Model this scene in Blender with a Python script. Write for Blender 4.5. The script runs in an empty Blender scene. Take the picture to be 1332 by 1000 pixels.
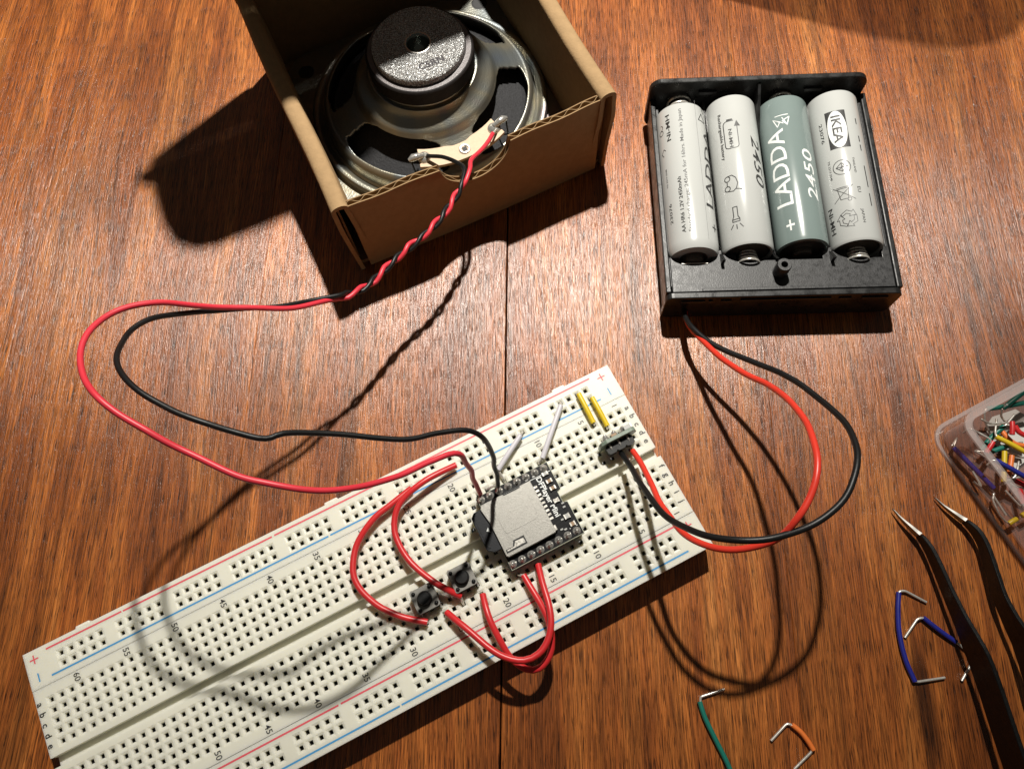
import bpy, bmesh, math, random
from mathutils import Vector, Matrix

random.seed(7)
scene = bpy.context.scene
COL = scene.collection
S = 0.001                                   # everything below is written in millimetres

# ------------------------------------------------------------------ camera
CW = Vector((7.61, -70.67, 204.45))
RW = [Vector((0.9993071538441451, 0.0, -0.03721843999839496)),
      Vector((-0.012152170542574947, -0.945193954270461, -0.3262831800164914)),
      Vector((-0.035178644473860834, 0.3265094007996861, -0.9445390802727074))]
FPX = 992.49
cam_d = bpy.data.cameras.new('camera')
cam = bpy.data.objects.new('camera', cam_d)
COL.objects.link(cam)
cam_d.sensor_width = 36.0
cam_d.lens = FPX / 1332 * 36
cam_d.clip_start = 0.005
cam_d.clip_end = 20
mw = Matrix.Identity(4)
for i in range(3):
    mw[i][0] = RW[0][i]; mw[i][1] = -RW[1][i]; mw[i][2] = -RW[2][i]; mw[i][3] = CW[i] * S
cam.matrix_world = mw
scene.camera = cam

# ------------------------------------------------------------------ light
world = bpy.data.worlds.new('World')
scene.world = world
world.use_nodes = True
world.node_tree.nodes['Background'].inputs[0].default_value = (1.0, 0.93, 0.80, 1)
world.node_tree.nodes['Background'].inputs[1].default_value = 0.048
LAMP = Vector((35.3, 287.9, 538.9))
ld = bpy.data.lights.new('desk_lamp_bulb', 'SPOT')
ld.energy = 27.0
ld.color = (1.0, 0.955, 0.87)
ld.shadow_soft_size = 0.009
ld.spot_size = math.radians(79)
ld.spot_blend = 1.0
lo = bpy.data.objects.new('desk_lamp_bulb', ld)
COL.objects.link(lo)
lo.location = LAMP * S
lo.rotation_euler = (Vector((-45, 185, 0)) - LAMP).to_track_quat('-Z', 'Y').to_euler()
scene.view_settings.view_transform = 'Standard'
scene.view_settings.look = 'None'
scene.view_settings.exposure = 0
scene.view_settings.gamma = 1
scene.cycles.max_bounces = 8
scene.cycles.transparent_max_bounces = 12
scene.cycles.caustics_reflective = False
scene.cycles.caustics_refractive = False


def W(u, v, z=0.0):
    """world point (mm) at height z seen at pixel (u, v) of the 1332x1000 photograph"""
    d = RW[0] * ((u - 666) / FPX) + RW[1] * ((v - 500) / FPX) + RW[2]
    t = (z - CW.z) / d.z
    return CW + d * t


# ------------------------------------------------------------------ geometry collector
class G:
    def __init__(self, T=None):
        self.v = []; self.f = []; self.T = T

    def add(self, vs, fs):
        n = len(self.v)
        T = self.T
        for p in vs:
            p = Vector(p)
            self.v.append(T(p) if T else p)
        for f in fs:
            self.f.append([i + n for i in f])
        return self

    def box(self, x0, x1, y0, y1, z0, z1):
        vs = [(x, y, z) for z in (z0, z1) for y in (y0, y1) for x in (x0, x1)]
        return self.add(vs, [(0, 2, 3, 1), (4, 5, 7, 6), (0, 1, 5, 4), (2, 6, 7, 3), (0, 4, 6, 2), (1, 3, 7, 5)])

    def prism(self, poly, z0, z1, axis='z'):
        """poly 2D counter-clockwise, extruded along axis"""
        def P(a, b, c):
            return (a, b, c) if axis == 'z' else ((a, c, b) if axis == 'y' else (c, a, b))
        n = len(poly)
        vs = [P(a, b, z0) for a, b in poly] + [P(a, b, z1) for a, b in poly]
        fs = [list(range(n))[::-1], list(range(n, 2 * n))] + [(i, (i + 1) % n, (i + 1) % n + n, i + n) for i in range(n)]
        if axis == 'y':
            fs = [f[::-1] for f in fs]
        return self.add(vs, fs)

    def tube(self, pts, r, n=10, cap=True):
        pts = [Vector(p) for p in pts]
        rs = r if isinstance(r, (list, tuple)) else [r] * len(pts)
        vs = []; fs = []
        up = None
        for i, p in enumerate(pts):
            a = pts[max(0, i - 1)]; b = pts[min(len(pts) - 1, i + 1)]
            t = (b - a)
            t = t.normalized() if t.length > 1e-9 else Vector((0, 0, 1))
            if up is None:
                up = t.orthogonal().normalized()
            up = (up - t * up.dot(t))
            up = up.normalized() if up.length > 1e-6 else t.orthogonal().normalized()
            s = t.cross(up)
            for k in range(n):
                q = 2 * math.pi * k / n
                vs.append(p + (up * math.cos(q) + s * math.sin(q)) * rs[i])
        for i in range(len(pts) - 1):
            for k in range(n):
                a = i * n + k; b = i * n + (k + 1) % n
                fs.append((a, b, b + n, a + n))
        if cap:
            fs.append(list(range(n))[::-1]); m = (len(pts) - 1) * n
            fs.append(list(range(m, m + n)))
        return self.add(vs, fs)

    def lathe(self, prof, n=64, c=(0, 0), closed=False):
        vs = []; fs = []
        for r, z in prof:
            for k in range(n):
                q = 2 * math.pi * k / n
                vs.append((c[0] + r * math.cos(q), c[1] + r * math.sin(q), z))
        m = len(prof)
        for i in range(m if closed else m - 1):
            j = (i + 1) % m
            for k in range(n):
                fs.append((i * n + k, i * n + (k + 1) % n, j * n + (k + 1) % n, j * n + k))
        return self.add(vs, fs)


def mat_rec(o):
    return o


WLOC = {}


def mesh_obj(name, g, mat, parent=None, loc=None, smooth=None, bevel=0.0, fix=True):
    """link one mesh object; g holds world millimetres; loc its origin in world mm"""
    if parent is not None:
        base = WLOC[parent.name]
        if loc is None:
            loc = base
    else:
        base = Vector((0, 0, 0))
        if loc is None:
            n = len(g.v)
            loc = Vector((sum(p.x for p in g.v) / n, sum(p.y for p in g.v) / n, min(p.z for p in g.v)))
    loc = Vector(loc)
    me = bpy.data.meshes.new(name)
    me.from_pydata([tuple((p - loc) * S) for p in g.v], [], g.f)
    me.validate()
    if fix:
        bm = bmesh.new(); bm.from_mesh(me)
        bmesh.ops.recalc_face_normals(bm, faces=bm.faces)
        bm.to_mesh(me); bm.free()
    if smooth:
        me.shade_smooth()
        me.set_sharp_from_angle(angle=math.radians(smooth))
    o = bpy.data.objects.new(name, me)
    COL.objects.link(o)
    o.location = (loc - base) * S
    if parent is not None:
        o.parent = parent
    me.materials.append(mat)
    if bevel:
        b = o.modifiers.new('bevel', 'BEVEL'); b.width = bevel * S; b.segments = 2; b.limit_method = 'ANGLE'
        b.angle_limit = math.radians(40)
        b.harden_normals = False
    WLOC[o.name] = loc
    return o


def tag(o, label=None, cat=None, group=None, kind=None):
    if label: o['label'] = label
    if cat: o['category'] = cat
    if group: o['group'] = group
    if kind: o['kind'] = kind
    return o


def thing(name, label, cat, loc, group=None):
    o = bpy.data.objects.new(name, None)
    COL.objects.link(o)
    o.empty_display_size = 0.01
    o.location = Vector(loc) * S
    WLOC[o.name] = Vector(loc)
    return tag(o, label, cat, group)


def twin(src, loc, parent):
    """another object sharing src's mesh, at world mm loc"""
    c = src.copy(); COL.objects.link(c)
    c.parent = parent
    c.location = (Vector(loc) - WLOC[parent.name]) * S
    WLOC[c.name] = Vector(loc)
    return c


def spline(pts, step=1.2):
    P = [Vector(p) for p in pts]
    P = [P[0] * 2 - P[1]] + P + [P[-1] * 2 - P[-2]]
    out = []
    for i in range(1, len(P) - 2):
        p0, p1, p2, p3 = P[i - 1:i + 3]
        n = max(2, int((p2 - p1).length / step))
        for k in range(n):
            t = k / n
            out.append(0.5 * ((2 * p1) + (p2 - p0) * t + (2 * p0 - 5 * p1 + 4 * p2 - p3) * t * t + (3 * p1 - p0 - 3 * p2 + p3) * t ** 3))
    out.append(P[-2])
    return out


def rrect(x0, x1, y0, y1, r, n=5):
    o = []
    for cx, cy, a in ((x1 - r, y1 - r, 0), (x0 + r, y1 - r, 90), (x0 + r, y0 + r, 180), (x1 - r, y0 + r, 270)):
        for k in range(n + 1):
            q = math.radians(a + 90 * k / n)
            o.append((cx + r * math.cos(q), cy + r * math.sin(q)))
    return o


# ------------------------------------------------------------------ text and strokes (flat print)
_tc = {}


def text2d(s, bold=False, shear=0.0):
    k = (s, bold, shear)
    if k in _tc:
        return _tc[k]
    cu = bpy.data.curves.new('t', 'FONT')
    cu.body = s; cu.size = 1.0; cu.resolution_u = 3
    cu.shear = shear
    cu.offset = 0.022 if bold else 0.007
    o = bpy.data.objects.new('t', cu)
    COL.objects.link(o)
    dg = bpy.context.evaluated_depsgraph_get()
    dg.update()
    me = bpy.data.meshes.new_from_object(o.evaluated_get(dg))
    vs = [(v.co.x, v.co.y) for v in me.vertices]
    fs = [list(p.vertices) for p in me.polygons]
    bpy.data.objects.remove(o); bpy.data.curves.remove(cu); bpy.data.meshes.remove(me)
    if vs:
        x0 = min(v[0] for v in vs); x1 = max(v[0] for v in vs)
        vs = [(x - x0, y) for x, y in vs]
        w = x1 - x0
    else:
        w = 1
    _tc[k] = (vs, fs, w)
    return _tc[k]


def slice2d(vs, fs, cut):
    """cut faces by horizontal lines so that they bend well"""
    bm = bmesh.new()
    vv = [bm.verts.new((x, y, 0)) for x, y in vs]
    for f in fs:
        try: bm.faces.new([vv[i] for i in f])
        except ValueError: pass
    ys = [v[1] for v in vs]
    y = math.floor(min(ys) / cut) * cut
    while y < max(ys):
        bmesh.ops.bisect_plane(bm, geom=bm.verts[:] + bm.edges[:] + bm.faces[:], plane_co=(0, y, 0), plane_no=(0, 1, 0), dist=1e-6)
        y += cut
    bm.verts.index_update()
    o = ([(v.co.x, v.co.y) for v in bm.verts], [[v.index for v in f.verts] for f in bm.faces])
    bm.free()
    return o


def ribbon(pts, w, closed=False):
    """flat stroke through 2D points, one quad per segment with round-ish joints"""
    vs = []; fs = []
    n = len(pts)
    for i in range(n if closed else n - 1):
        a = Vector(pts[i]); b = Vector(pts[(i + 1) % n])
        d = (b - a)
        if d.length < 1e-6: continue
        d.normalize(); p = Vector((-d.y, d.x)) * w / 2; e = d * w * 0.25
        k = len(vs)
        vs += [tuple(a - p - e), tuple(b - p + e), tuple(b + p + e), tuple(a + p - e)]
        fs.append((k, k + 1, k + 2, k + 3))
    return vs, fs


def circle2d(cx, cy, r, n=20, a0=0, a1=360, ry=None):
    ry = ry or r
    return [(cx + r * math.cos(math.radians(a0 + (a1 - a0) * k / n)), cy + ry * math.sin(math.radians(a0 + (a1 - a0) * k / n))) for k in range(n + 1)]


# ------------------------------------------------------------------ materials
def nt(m):
    m.use_nodes = True
    return m.node_tree


def N(t, kind, **kw):
    n = t.nodes.new(kind)
    for k, v in kw.items():
        setattr(n, k, v)
    return n


def setin(n, **kw):
    for k, v in kw.items():
        n.inputs[k.replace('_', ' ')].default_value = v


def pm(name, col, rough=0.5, metal=0.0, spec=0.5, var=0.0, vscale=600, bump=0.0, bscale=2500, coat=0.0, sss=0.0, rvar=0.0, dirt=0.0, trans=0.0, stretch=None):
    m = bpy.data.materials.new(name)
    t = nt(m); L = t.links
    p = t.nodes['Principled BSDF']
    p.inputs['Base Color'].default_value = (*col, 1)
    p.inputs['Roughness'].default_value = rough
    p.inputs['Metallic'].default_value = metal
    p.inputs['Specular IOR Level'].default_value = spec
    p.inputs['Coat Weight'].default_value = coat
    p.inputs['Coat Roughness'].default_value = 0.12
    if trans:
        p.inputs['Transmission Weight'].default_value = trans
    if sss:
        p.inputs['Subsurface Weight'].default_value = sss
        p.inputs['Subsurface Radius'].default_value = (1.0, 0.95, 0.8)
        p.inputs['Subsurface Scale'].default_value = 0.0022
    tc = N(t, 'ShaderNodeTexCoord')
    mp = N(t, 'ShaderNodeMapping')
    if stretch: mp.inputs['Scale'].default_value = stretch
    L.new(tc.outputs['Object'], mp.inputs['Vector'])
    if var or rvar:
        n = N(t, 'ShaderNodeTexNoise'); setin(n, Scale=vscale, Detail=5.0, Roughness=0.6)
        L.new(mp.outputs[0], n.inputs['Vector'])
        if var:
            mr = N(t, 'ShaderNodeMapRange'); setin(mr, From_Min=0.3, From_Max=0.7, To_Min=1 - var, To_Max=1 + var)
            L.new(n.outputs['Fac'], mr.inputs['Value'])
            mx = N(t, 'ShaderNodeVectorMath', operation='SCALE')
            mx.inputs[0].default_value = col
            L.new(mr.outputs[0], mx.inputs['Scale'])
            L.new(mx.outputs[0], p.inputs['Base Color'])
        if rvar:
            mr2 = N(t, 'ShaderNodeMapRange'); setin(mr2, From_Min=0.3, From_Max=0.7, To_Min=max(0.03, rough - rvar), To_Max=rough + rvar)
            L.new(n.outputs['Fac'], mr2.inputs['Value'])
            L.new(mr2.outputs[0], p.inputs['Roughness'])
    if bump:
        n2 = N(t, 'ShaderNodeTexNoise'); setin(n2, Scale=bscale, Detail=3.0)
        L.new(mp.outputs[0], n2.inputs['Vector'])
        b = N(t, 'ShaderNodeBump'); b.inputs['Strength'].default_value = bump; b.inputs['Distance'].default_value = 0.0002
        L.new(n2.outputs['Fac'], b.inputs['Height'])
        L.new(b.outputs[0], p.inputs['Normal'])
    return m


def wood():
    m = bpy.data.materials.new('varnished_teak')
    t = nt(m); L = t.links; p = t.nodes['Principled BSDF']
    tc = N(t, 'ShaderNodeTexCoord')
    oi = N(t, 'ShaderNodeObjectInfo')
    # slow sideways wander of the grain, different in each plank
    off = N(t, 'ShaderNodeVectorMath', operation='SCALE'); off.inputs[0].default_value = (0.37, 0.91, 0.53)
    L.new(oi.outputs['Random'], off.inputs['Scale'])
    va = N(t, 'ShaderNodeVectorMath', operation='ADD')
    L.new(tc.outputs['Object'], va.inputs[0]); L.new(off.outputs[0], va.inputs[1])
    m0 = N(t, 'ShaderNodeMapping'); m0.inputs['Scale'].default_value = (14, 5, 1)
    L.new(va.outputs[0], m0.inputs['Vector'])
    wn = N(t, 'ShaderNodeTexNoise'); setin(wn, Scale=1.0, Detail=2.0)
    L.new(m0.outputs[0], wn.inputs['Vector'])
    sep = N(t, 'ShaderNodeSeparateXYZ'); L.new(va.outputs[0], sep.inputs[0])
    ms = N(t, 'ShaderNodeMath', operation='MULTIPLY_ADD'); ms.inputs[1].default_value = 0.014
    L.new(wn.outputs['Fac'], ms.inputs[0]); L.new(sep.outputs['X'], ms.inputs[2])
    cb = N(t, 'ShaderNodeCombineXYZ'); L.new(ms.outputs[0], cb.inputs['X']); L.new(sep.outputs['Y'], cb.inputs['Y'])

    def ns(sx, sy, det=3.0, rough=0.55, dist=0.0):
        mm = N(t, 'ShaderNodeMapping'); mm.inputs['Scale'].default_value = (sx, sy, 1)
        L.new(cb.outputs[0], mm.inputs['Vector'])
        n = N(t, 'ShaderNodeTexNoise'); setin(n, Scale=1.0, Detail=det, Roughness=rough, Distortion=dist)
        L.new(mm.outputs[0], n.inputs['Vector'])
        return n.outputs['Fac']

    def rng(src, a, b, c, d):
        r = N(t, 'ShaderNodeMapRange'); setin(r, From_Min=a, From_Max=b, To_Min=c, To_Max=d)
        L.new(src, r.inputs['Value'])
        return r.outputs[0]

    def mul(a, b, op='MULTIPLY'):
        q = N(t, 'ShaderNodeMath', operation=op)
        for i, x in enumerate((a, b)):
            if isinstance(x, (int, float)): q.inputs[i].default_value = x
            else: L.new(x, q.inputs[i])
        return q.outputs[0]
    figure = ns(60, 5.5, 4.0, 0.6)                # broad bands
    bands = ns(260, 14, 4.0, 0.6)                 # narrow bands
    fine = ns(2400, 60, 5.0, 0.65)                # fibre
    pores = ns(4300, 200, 2.0, 0.5, 0.2)          # short dark pores
    ridge = ns(4200, 85, 3.0, 0.5, 0.1)        # fine raised grain lines
    ridge2 = ns(1500, 60, 2.0, 0.5, 0.3)
    dark = ns(150, 5.0, 3.0, 0.5)
    blot = ns(22, 9, 3.0, 0.5)
    mixv = mul(mul(figure, 0.55), mul(bands, 0.25), 'ADD')
    mixv = mul(mixv, mul(fine, 0.25), 'ADD')
    ramp = N(t, 'ShaderNodeValToRGB')
    ce = ramp.color_ramp.elements
    ce[0].position = 0.38; ce[0].color = (0.17, 0.044, 0.009, 1)
    ce[1].position = 0.70; ce[1].color = (0.60, 0.230, 0.056, 1)
    e = ce.new(0.49); e.color = (0.29, 0.078, 0.014, 1)
    e = ce.new(0.57); e.color = (0.41, 0.125, 0.023, 1)
    L.new(mixv, ramp.inputs[0])
    # dark mineral streaks
    dk = rng(dark, 0.58, 0.70, 1.0, 0.55)
    pr = rng(pores, 0.56, 0.64, 1.0, 0.28)
    fn = rng(fine, 0.30, 0.70, 0.84, 1.14)
    bl = rng(blot, 0.3, 0.7, 0.82, 1.14)
    pv = rng(oi.outputs['Random'], 0.0, 1.0, 0.94, 1.06)
    rd = mul(rng(ridge, 0.40, 0.57, 0.60, 1.20), rng(ridge2, 0.36, 0.62, 0.80, 1.14))
    # growth lines: contours of a very stretched field
    fg = ns(30, 2.4, 2.0, 0.45)
    sn = N(t, 'ShaderNodeMath', operation='SINE'); L.new(mul(mul(fg, 70.0), mul(bands, 3.0), 'ADD'), sn.inputs[0])
    gr = rng(sn.outputs[0], 0.45, 1.0, 1.0, 0.74)
    # an old dark scar in one plank
    sx_ = N(t, 'ShaderNodeSeparateXYZ'); L.new(tc.outputs['Object'], sx_.inputs[0])
    dx_ = mul(mul(sx_.outputs['X'], -0.1003, 'ADD'), 330.0)
    dy_ = mul(mul(sx_.outputs['Y'], 0.0850, 'ADD'), 62.0)
    rr_ = mul(mul(dx_, dx_), mul(dy_, dy_), 'ADD')
    rr_ = mul(rr_, mul(bands, 1.6), 'ADD')
    scar = rng(rr_, 0.9, 1.9, 0.28, 1.0)
    k = mul(mul(mul(mul(mul(dk, pr), mul(fn, bl)), pv), rd), mul(gr, scar))
    sc = N(t, 'ShaderNodeVectorMath', operation='SCALE')
    L.new(ramp.outputs[0], sc.inputs[0]); L.new(k, sc.inputs['Scale'])
    L.new(sc.outputs[0], p.inputs['Base Color'])
    # relief: pores sink in, fibres ripple
    h1 = rng(pores, 0.54, 0.64, 1.0, 0.0)
    h = mul(mul(h1, 0.8), mul(ridge, 2.2), 'ADD')
    gl = ns(7500, 1800, 2.0, 0.6)
    h = mul(h, mul(gl, 0.8), 'ADD')
    b = N(t, 'ShaderNodeBump'); b.inputs['Strength'].default_value = 0.45; b.inputs['Distance'].default_value = 0.00010
    L.new(h, b.inputs['Height'])
    L.new(b.outputs[0], p.inputs['Normal'])
    p.inputs['Roughness'].default_value = 0.38
    p.inputs['Specular IOR Level'].default_value = 0.30
    p.inputs['Coat IOR'].default_value = 1.5
    p.inputs['Coat Weight'].default_value = 0.85
    L.new(rng(blot, 0.3, 0.7, 0.20, 0.26), p.inputs['Coat Roughness'])
    b2 = N(t, 'ShaderNodeBump'); b2.inputs['Strength'].default_value = 0.7; b2.inputs['Distance'].default_value = 0.00012
    L.new(h, b2.inputs['Height'])
    L.new(b2.outputs[0], p.inputs['Coat Normal'])
    return m


def clear_plastic(name, tint, fac, rough=0.12):
    m = bpy.data.materials.new(name)
    t = nt(m); L = t.links
    t.nodes.remove(t.nodes['Principled BSDF'])
    p = N(t, 'ShaderNodeBsdfDiffuse'); p.inputs[0].default_value = (*tint, 1)
    gl = N(t, 'ShaderNodeBsdfGlossy'); gl.inputs['Roughness'].default_value = rough
    tr = N(t, 'ShaderNodeBsdfTransparent'); tr.inputs[0].default_value = (0.96, 0.93, 0.92, 1)
    m1 = N(t, 'ShaderNodeMixShader'); m1.inputs[0].default_value = fac
    L.new(tr.outputs[0], m1.inputs[1]); L.new(p.outputs[0], m1.inputs[2])
    fr = N(t, 'ShaderNodeFresnel'); fr.inputs[0].default_value = 1.25
    m2 = N(t, 'ShaderNodeMixShader')
    ge = N(t, 'ShaderNodeNewGeometry')
    sb = N(t, 'ShaderNodeMath', operation='SUBTRACT'); sb.inputs[0].default_value = 1.0
    L.new(ge.outputs['Backfacing'], sb.inputs[1])
    mu_ = N(t, 'ShaderNodeMath', operation='MULTIPLY')
    L.new(sb.outputs[0], mu_.inputs[0]); L.new(fr.outputs[0], mu_.inputs[1])
    L.new(mu_.outputs[0], m2.inputs[0])
    L.new(m1.outputs[0], m2.inputs[1]); L.new(gl.outputs[0], m2.inputs[2])
    L.new(m2.outputs[0], t.nodes['Material Output'].inputs['Surface'])
    return m


M = dict(
    wood=wood(),
    board=pm('ivory_abs', (0.76, 0.745, 0.645), 0.42, spec=0.4, var=0.03, vscale=90, bump=0.08, bscale=3000, sss=0.75),
    contact=pm('shaded_hole_contact', (0.016, 0.015, 0.013), 0.45, metal=0.3, var=0.6, vscale=900),  # contact metal blackened to paint the shade deep in the holes
    contact2=pm('rail_contact', (0.14, 0.13, 0.10), 0.4, metal=0.6, var=0.5, vscale=900),  # same metal kept lighter, as the rail holes look lit inside
    foam=pm('foam_tape', (0.55, 0.56, 0.56), 0.8),
    red_print=pm('red_print', (0.72, 0.10, 0.13), 0.5),
    blue_print=pm('blue_print', (0.06, 0.30, 0.60), 0.5),
    black_print=pm('black_print', (0.03, 0.03, 0.03), 0.5),
    grey_print=pm('grey_print', (0.22, 0.22, 0.22), 0.5),
    white_print=pm('white_print', (0.80, 0.82, 0.80), 0.45),
    red=pm('red_silicone', (0.60, 0.025, 0.028), 0.36, spec=0.5, var=0.08, vscale=120, bump=0.05),
    red2=pm('bright_red_pvc', (0.72, 0.045, 0.025), 0.36, var=0.06, vscale=120, bump=0.05),
    redspk=pm('crimson_pvc', (0.66, 0.035, 0.055), 0.42, var=0.08, vscale=120, bump=0.05),
    black_wire=pm('black_pvc', (0.008, 0.008, 0.008), 0.42, spec=0.38, var=0.3, vscale=200, bump=0.12),
    yellow=pm('yellow_pvc', (0.70, 0.50, 0.02), 0.4, var=0.08, vscale=300),
    white=pm('white_pvc', (0.62, 0.60, 0.64), 0.4, var=0.05, vscale=300),
    green=pm('green_pvc', (0.01, 0.16, 0.12), 0.4, var=0.1, vscale=300),
    blue=pm('blue_pvc', (0.015, 0.02, 0.22), 0.4, var=0.15, vscale=300),
    orange=pm('orange_pvc', (0.80, 0.20, 0.04), 0.4, var=0.08, vscale=300),
    tin=pm('tinned_wire', (0.72, 0.69, 0.63), 0.30, metal=0.6, rvar=0.1, vscale=1500),
    solder=pm('solder', (0.60, 0.585, 0.55), 0.20, metal=0.7, rvar=0.15, vscale=1500, bump=0.4, bscale=1200),
    black_abs=pm('black_abs', (0.012, 0.012, 0.012), 0.36, spec=0.45, var=0.2, vscale=300, bump=0.10, bscale=2200, rvar=0.14),
    black_plate=pm('black_moulded_plate', (0.020, 0.020, 0.021), 0.42, spec=0.6, var=0.4, vscale=900, bump=0.16, bscale=2600, rvar=0.10),
    batt_white=pm('battery_white', (0.49, 0.50, 0.485), 0.22, spec=0.5, var=0.02, vscale=60),
    batt_green=pm('battery_green', (0.195, 0.245, 0.235), 0.20, spec=0.6, var=0.04, vscale=60),
    batt_end=pm('battery_end', (0.10, 0.085, 0.07), 0.35, metal=0.3, rvar=0.1, vscale=500),
    kraft=pm('kraft_board', (0.345, 0.225, 0.115), 0.85, spec=0.2, var=0.09, vscale=420, bump=0.5, bscale=1500),
    kraft_in=pm('kraft_liner', (0.30, 0.19, 0.095), 0.85, spec=0.2, var=0.12, vscale=260, bump=0.4, bscale=1500),
    pcb=pm('black_solder_mask', (0.005, 0.005, 0.006), 0.40, spec=0.18, var=0.3, vscale=800, bump=0.15),
    pcb_edge=pm('pcb_core', (0.42, 0.44, 0.34), 0.6),
    pcb_green=pm('green_grey_pcb', (0.20, 0.25, 0.20), 0.45, var=0.15, vscale=900, bump=0.2),
    shield=pm('card_slot_steel', (0.30, 0.29, 0.265), 0.42, metal=0.55, var=0.14, vscale=2600, bump=0.25, bscale=5000, rvar=0.05),
    slot_dark=pm('slot_dark', (0.015, 0.015, 0.015), 0.6),
    card=pm('memory_card_plastic', (0.016, 0.017, 0.020), 0.5, spec=0.25, var=0.1, vscale=300, bump=0.2),
    cap_tan=pm('ceramic_capacitor', (0.32, 0.20, 0.11), 0.5),
    cap_grey=pm('ceramic_grey', (0.42, 0.42, 0.40), 0.4),
    steel=pm('brushed_button_steel', (0.24, 0.23, 0.21), 0.45, metal=0.35, rvar=0.1, vscale=900, var=0.08, bump=0.1),
    rubber=pm('black_cap', (0.007, 0.007, 0.007), 0.45, spec=0.3, bump=0.1, bscale=1800),
    fibre=pm('fibre_board', (0.62, 0.47, 0.33), 0.7, var=0.06, vscale=900, bump=0.3),
    cone=pm('speaker_cone', (0.022, 0.022, 0.024), 0.8, var=0.4, vscale=1600, bump=0.9, bscale=1700),
    magnet=pm('ferrite', (0.014, 0.011, 0.010), 0.6, spec=0.2, var=0.3, vscale=700, bump=0.3),
    tweezer=pm('black_coated_steel', (0.005, 0.005, 0.005), 0.44, spec=0.22, bump=0.25, bscale=1800, rvar=0.1),
    tip=pm('bare_steel', (0.20, 0.19, 0.175), 0.36, metal=1.0, rvar=0.08, vscale=900, stretch=(1, 0.1, 1)),
    clear=clear_plastic('frosted_clear_plastic', (0.66, 0.53, 0.50), 0.15),
    clear_rim=clear_plastic('frosted_plastic_rim', (0.70, 0.62, 0.60), 0.28),
    veil=clear_plastic('shade_sheet', (0.5, 0.45, 0.4), 0.30, 0.5),
    slip=pm('pale_slip', (0.62, 0.60, 0.56), 0.7, var=0.06, vscale=200),
)


def zinc():
    """passivated steel of the basket: grey with brassy and bluish patches"""
    m = bpy.data.materials.new('passivated_zinc')
    t = nt(m); L = t.links; p = t.nodes['Principled BSDF']
    tc = N(t, 'ShaderNodeTexCoord')
    n = N(t, 'ShaderNodeTexNoise'); setin(n, Scale=38.0, Detail=2.0, Distortion=0.8)
    L.new(tc.outputs['Object'], n.inputs['Vector'])
    r = N(t, 'ShaderNodeValToRGB'); ce = r.color_ramp.elements
    ce[0].position = 0.30; ce[0].color = (0.22, 0.26, 0.31, 1)
    ce[1].position = 0.72; ce[1].color = (0.30, 0.25, 0.25, 1)
    for q, c in ((0.42, (0.27, 0.285, 0.27, 1)), (0.52, (0.37, 0.34, 0.26, 1)), (0.62, (0.29, 0.29, 0.25, 1))):
        e = ce.new(q); e.color = c
    L.new(n.outputs['Fac'], r.inputs[0]); L.new(r.outputs[0], p.inputs['Base Color'])
    p.inputs['Metallic'].default_value = 0.85
    p.inputs['Roughness'].default_value = 0.36
    n2 = N(t, 'ShaderNodeTexNoise'); setin(n2, Scale=2600.0, Detail=2.0)
    L.new(tc.outputs['Object'], n2.inputs['Vector'])
    b = N(t, 'ShaderNodeBump'); b.inputs['Strength'].default_value = 0.35; b.inputs['Distance'].default_value = 0.0002
    L.new(n2.outputs['Fac'], b.inputs['Height']); L.new(b.outputs[0], p.inputs['Normal'])
    return m


def sparkle():
    """rough cast face of the magnet plate: dark, with tiny glints painted as pale specks"""
    m = bpy.data.materials.new('sintered_plate')
    t = nt(m); L = t.links; p = t.nodes['Principled BSDF']
    tc = N(t, 'ShaderNodeTexCoord')
    v = N(t, 'ShaderNodeTexVoronoi'); setin(v, Scale=2600.0)
    L.new(tc.outputs['Object'], v.inputs['Vector'])
    n = N(t, 'ShaderNodeTexNoise'); setin(n, Scale=3200.0, Detail=2.0)
    L.new(tc.outputs['Object'], n.inputs['Vector'])
    r = N(t, 'ShaderNodeValToRGB'); ce = r.color_ramp.elements
    ce[0].position = 0.40; ce[0].color = (0.20, 0.18, 0.165, 1)
    ce[1].position = 0.66; ce[1].color = (0.80, 0.82, 0.82, 1)  # pale specks put glints of the lamp into the colour
    L.new(n.outputs['Fac'], r.inputs[0]); L.new(r.outputs[0], p.inputs['Base Color'])
    p.inputs['Metallic'].default_value = 0.7; p.inputs['Roughness'].default_value = 0.40
    b = N(t, 'ShaderNodeBump'); b.inputs['Strength'].default_value = 1.0; b.inputs['Distance'].default_value = 0.0003
    L.new(v.outputs['Distance'], b.inputs['Height']); L.new(b.outputs[0], p.inputs['Normal'])
    return m


M['zinc'] = zinc()
M['sparkle'] = sparkle()

# ------------------------------------------------------------------ table (the setting)
table = thing('tabletop', None, None, (0, 0, 0))
tag(table, kind='structure')
seams = [-1.9 + 73.5 * k for k in range(-6, 9)]
for i in range(len(seams) - 1):
    x0, x1 = seams[i] + (0.22 if abs(seams[i] + 1.9) < 1 else 0.012), seams[i + 1] - (0.22 if abs(seams[i + 1] + 1.9) < 1 else 0.012)
    g = G()
    sh = 0.010                                   # joints run very slightly askew
    y0, y1 = -420, 760
    c = 0.12
    prof = [(x0, -18), (x1, -18), (x1, -c), (x1 - c, 0), (x0 + c, 0), (x0, -c)]
    vs = [(x + sh * y0, y0, z) for x, z in prof] + [(x + sh * y1, y1, z) for x, z in prof]
    g.add(vs, [list(range(6))[::-1], list(range(6, 12))] + [(k, (k + 1) % 6, (k + 1) % 6 + 6, k + 6) for k in range(6)])
    mesh_obj('plank', g, M['wood'], table)
g = G(); g.box(-430, 590, -420, 760, -26, -18.02)
mesh_obj('underframe', g, M['magnet'], table)

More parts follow.
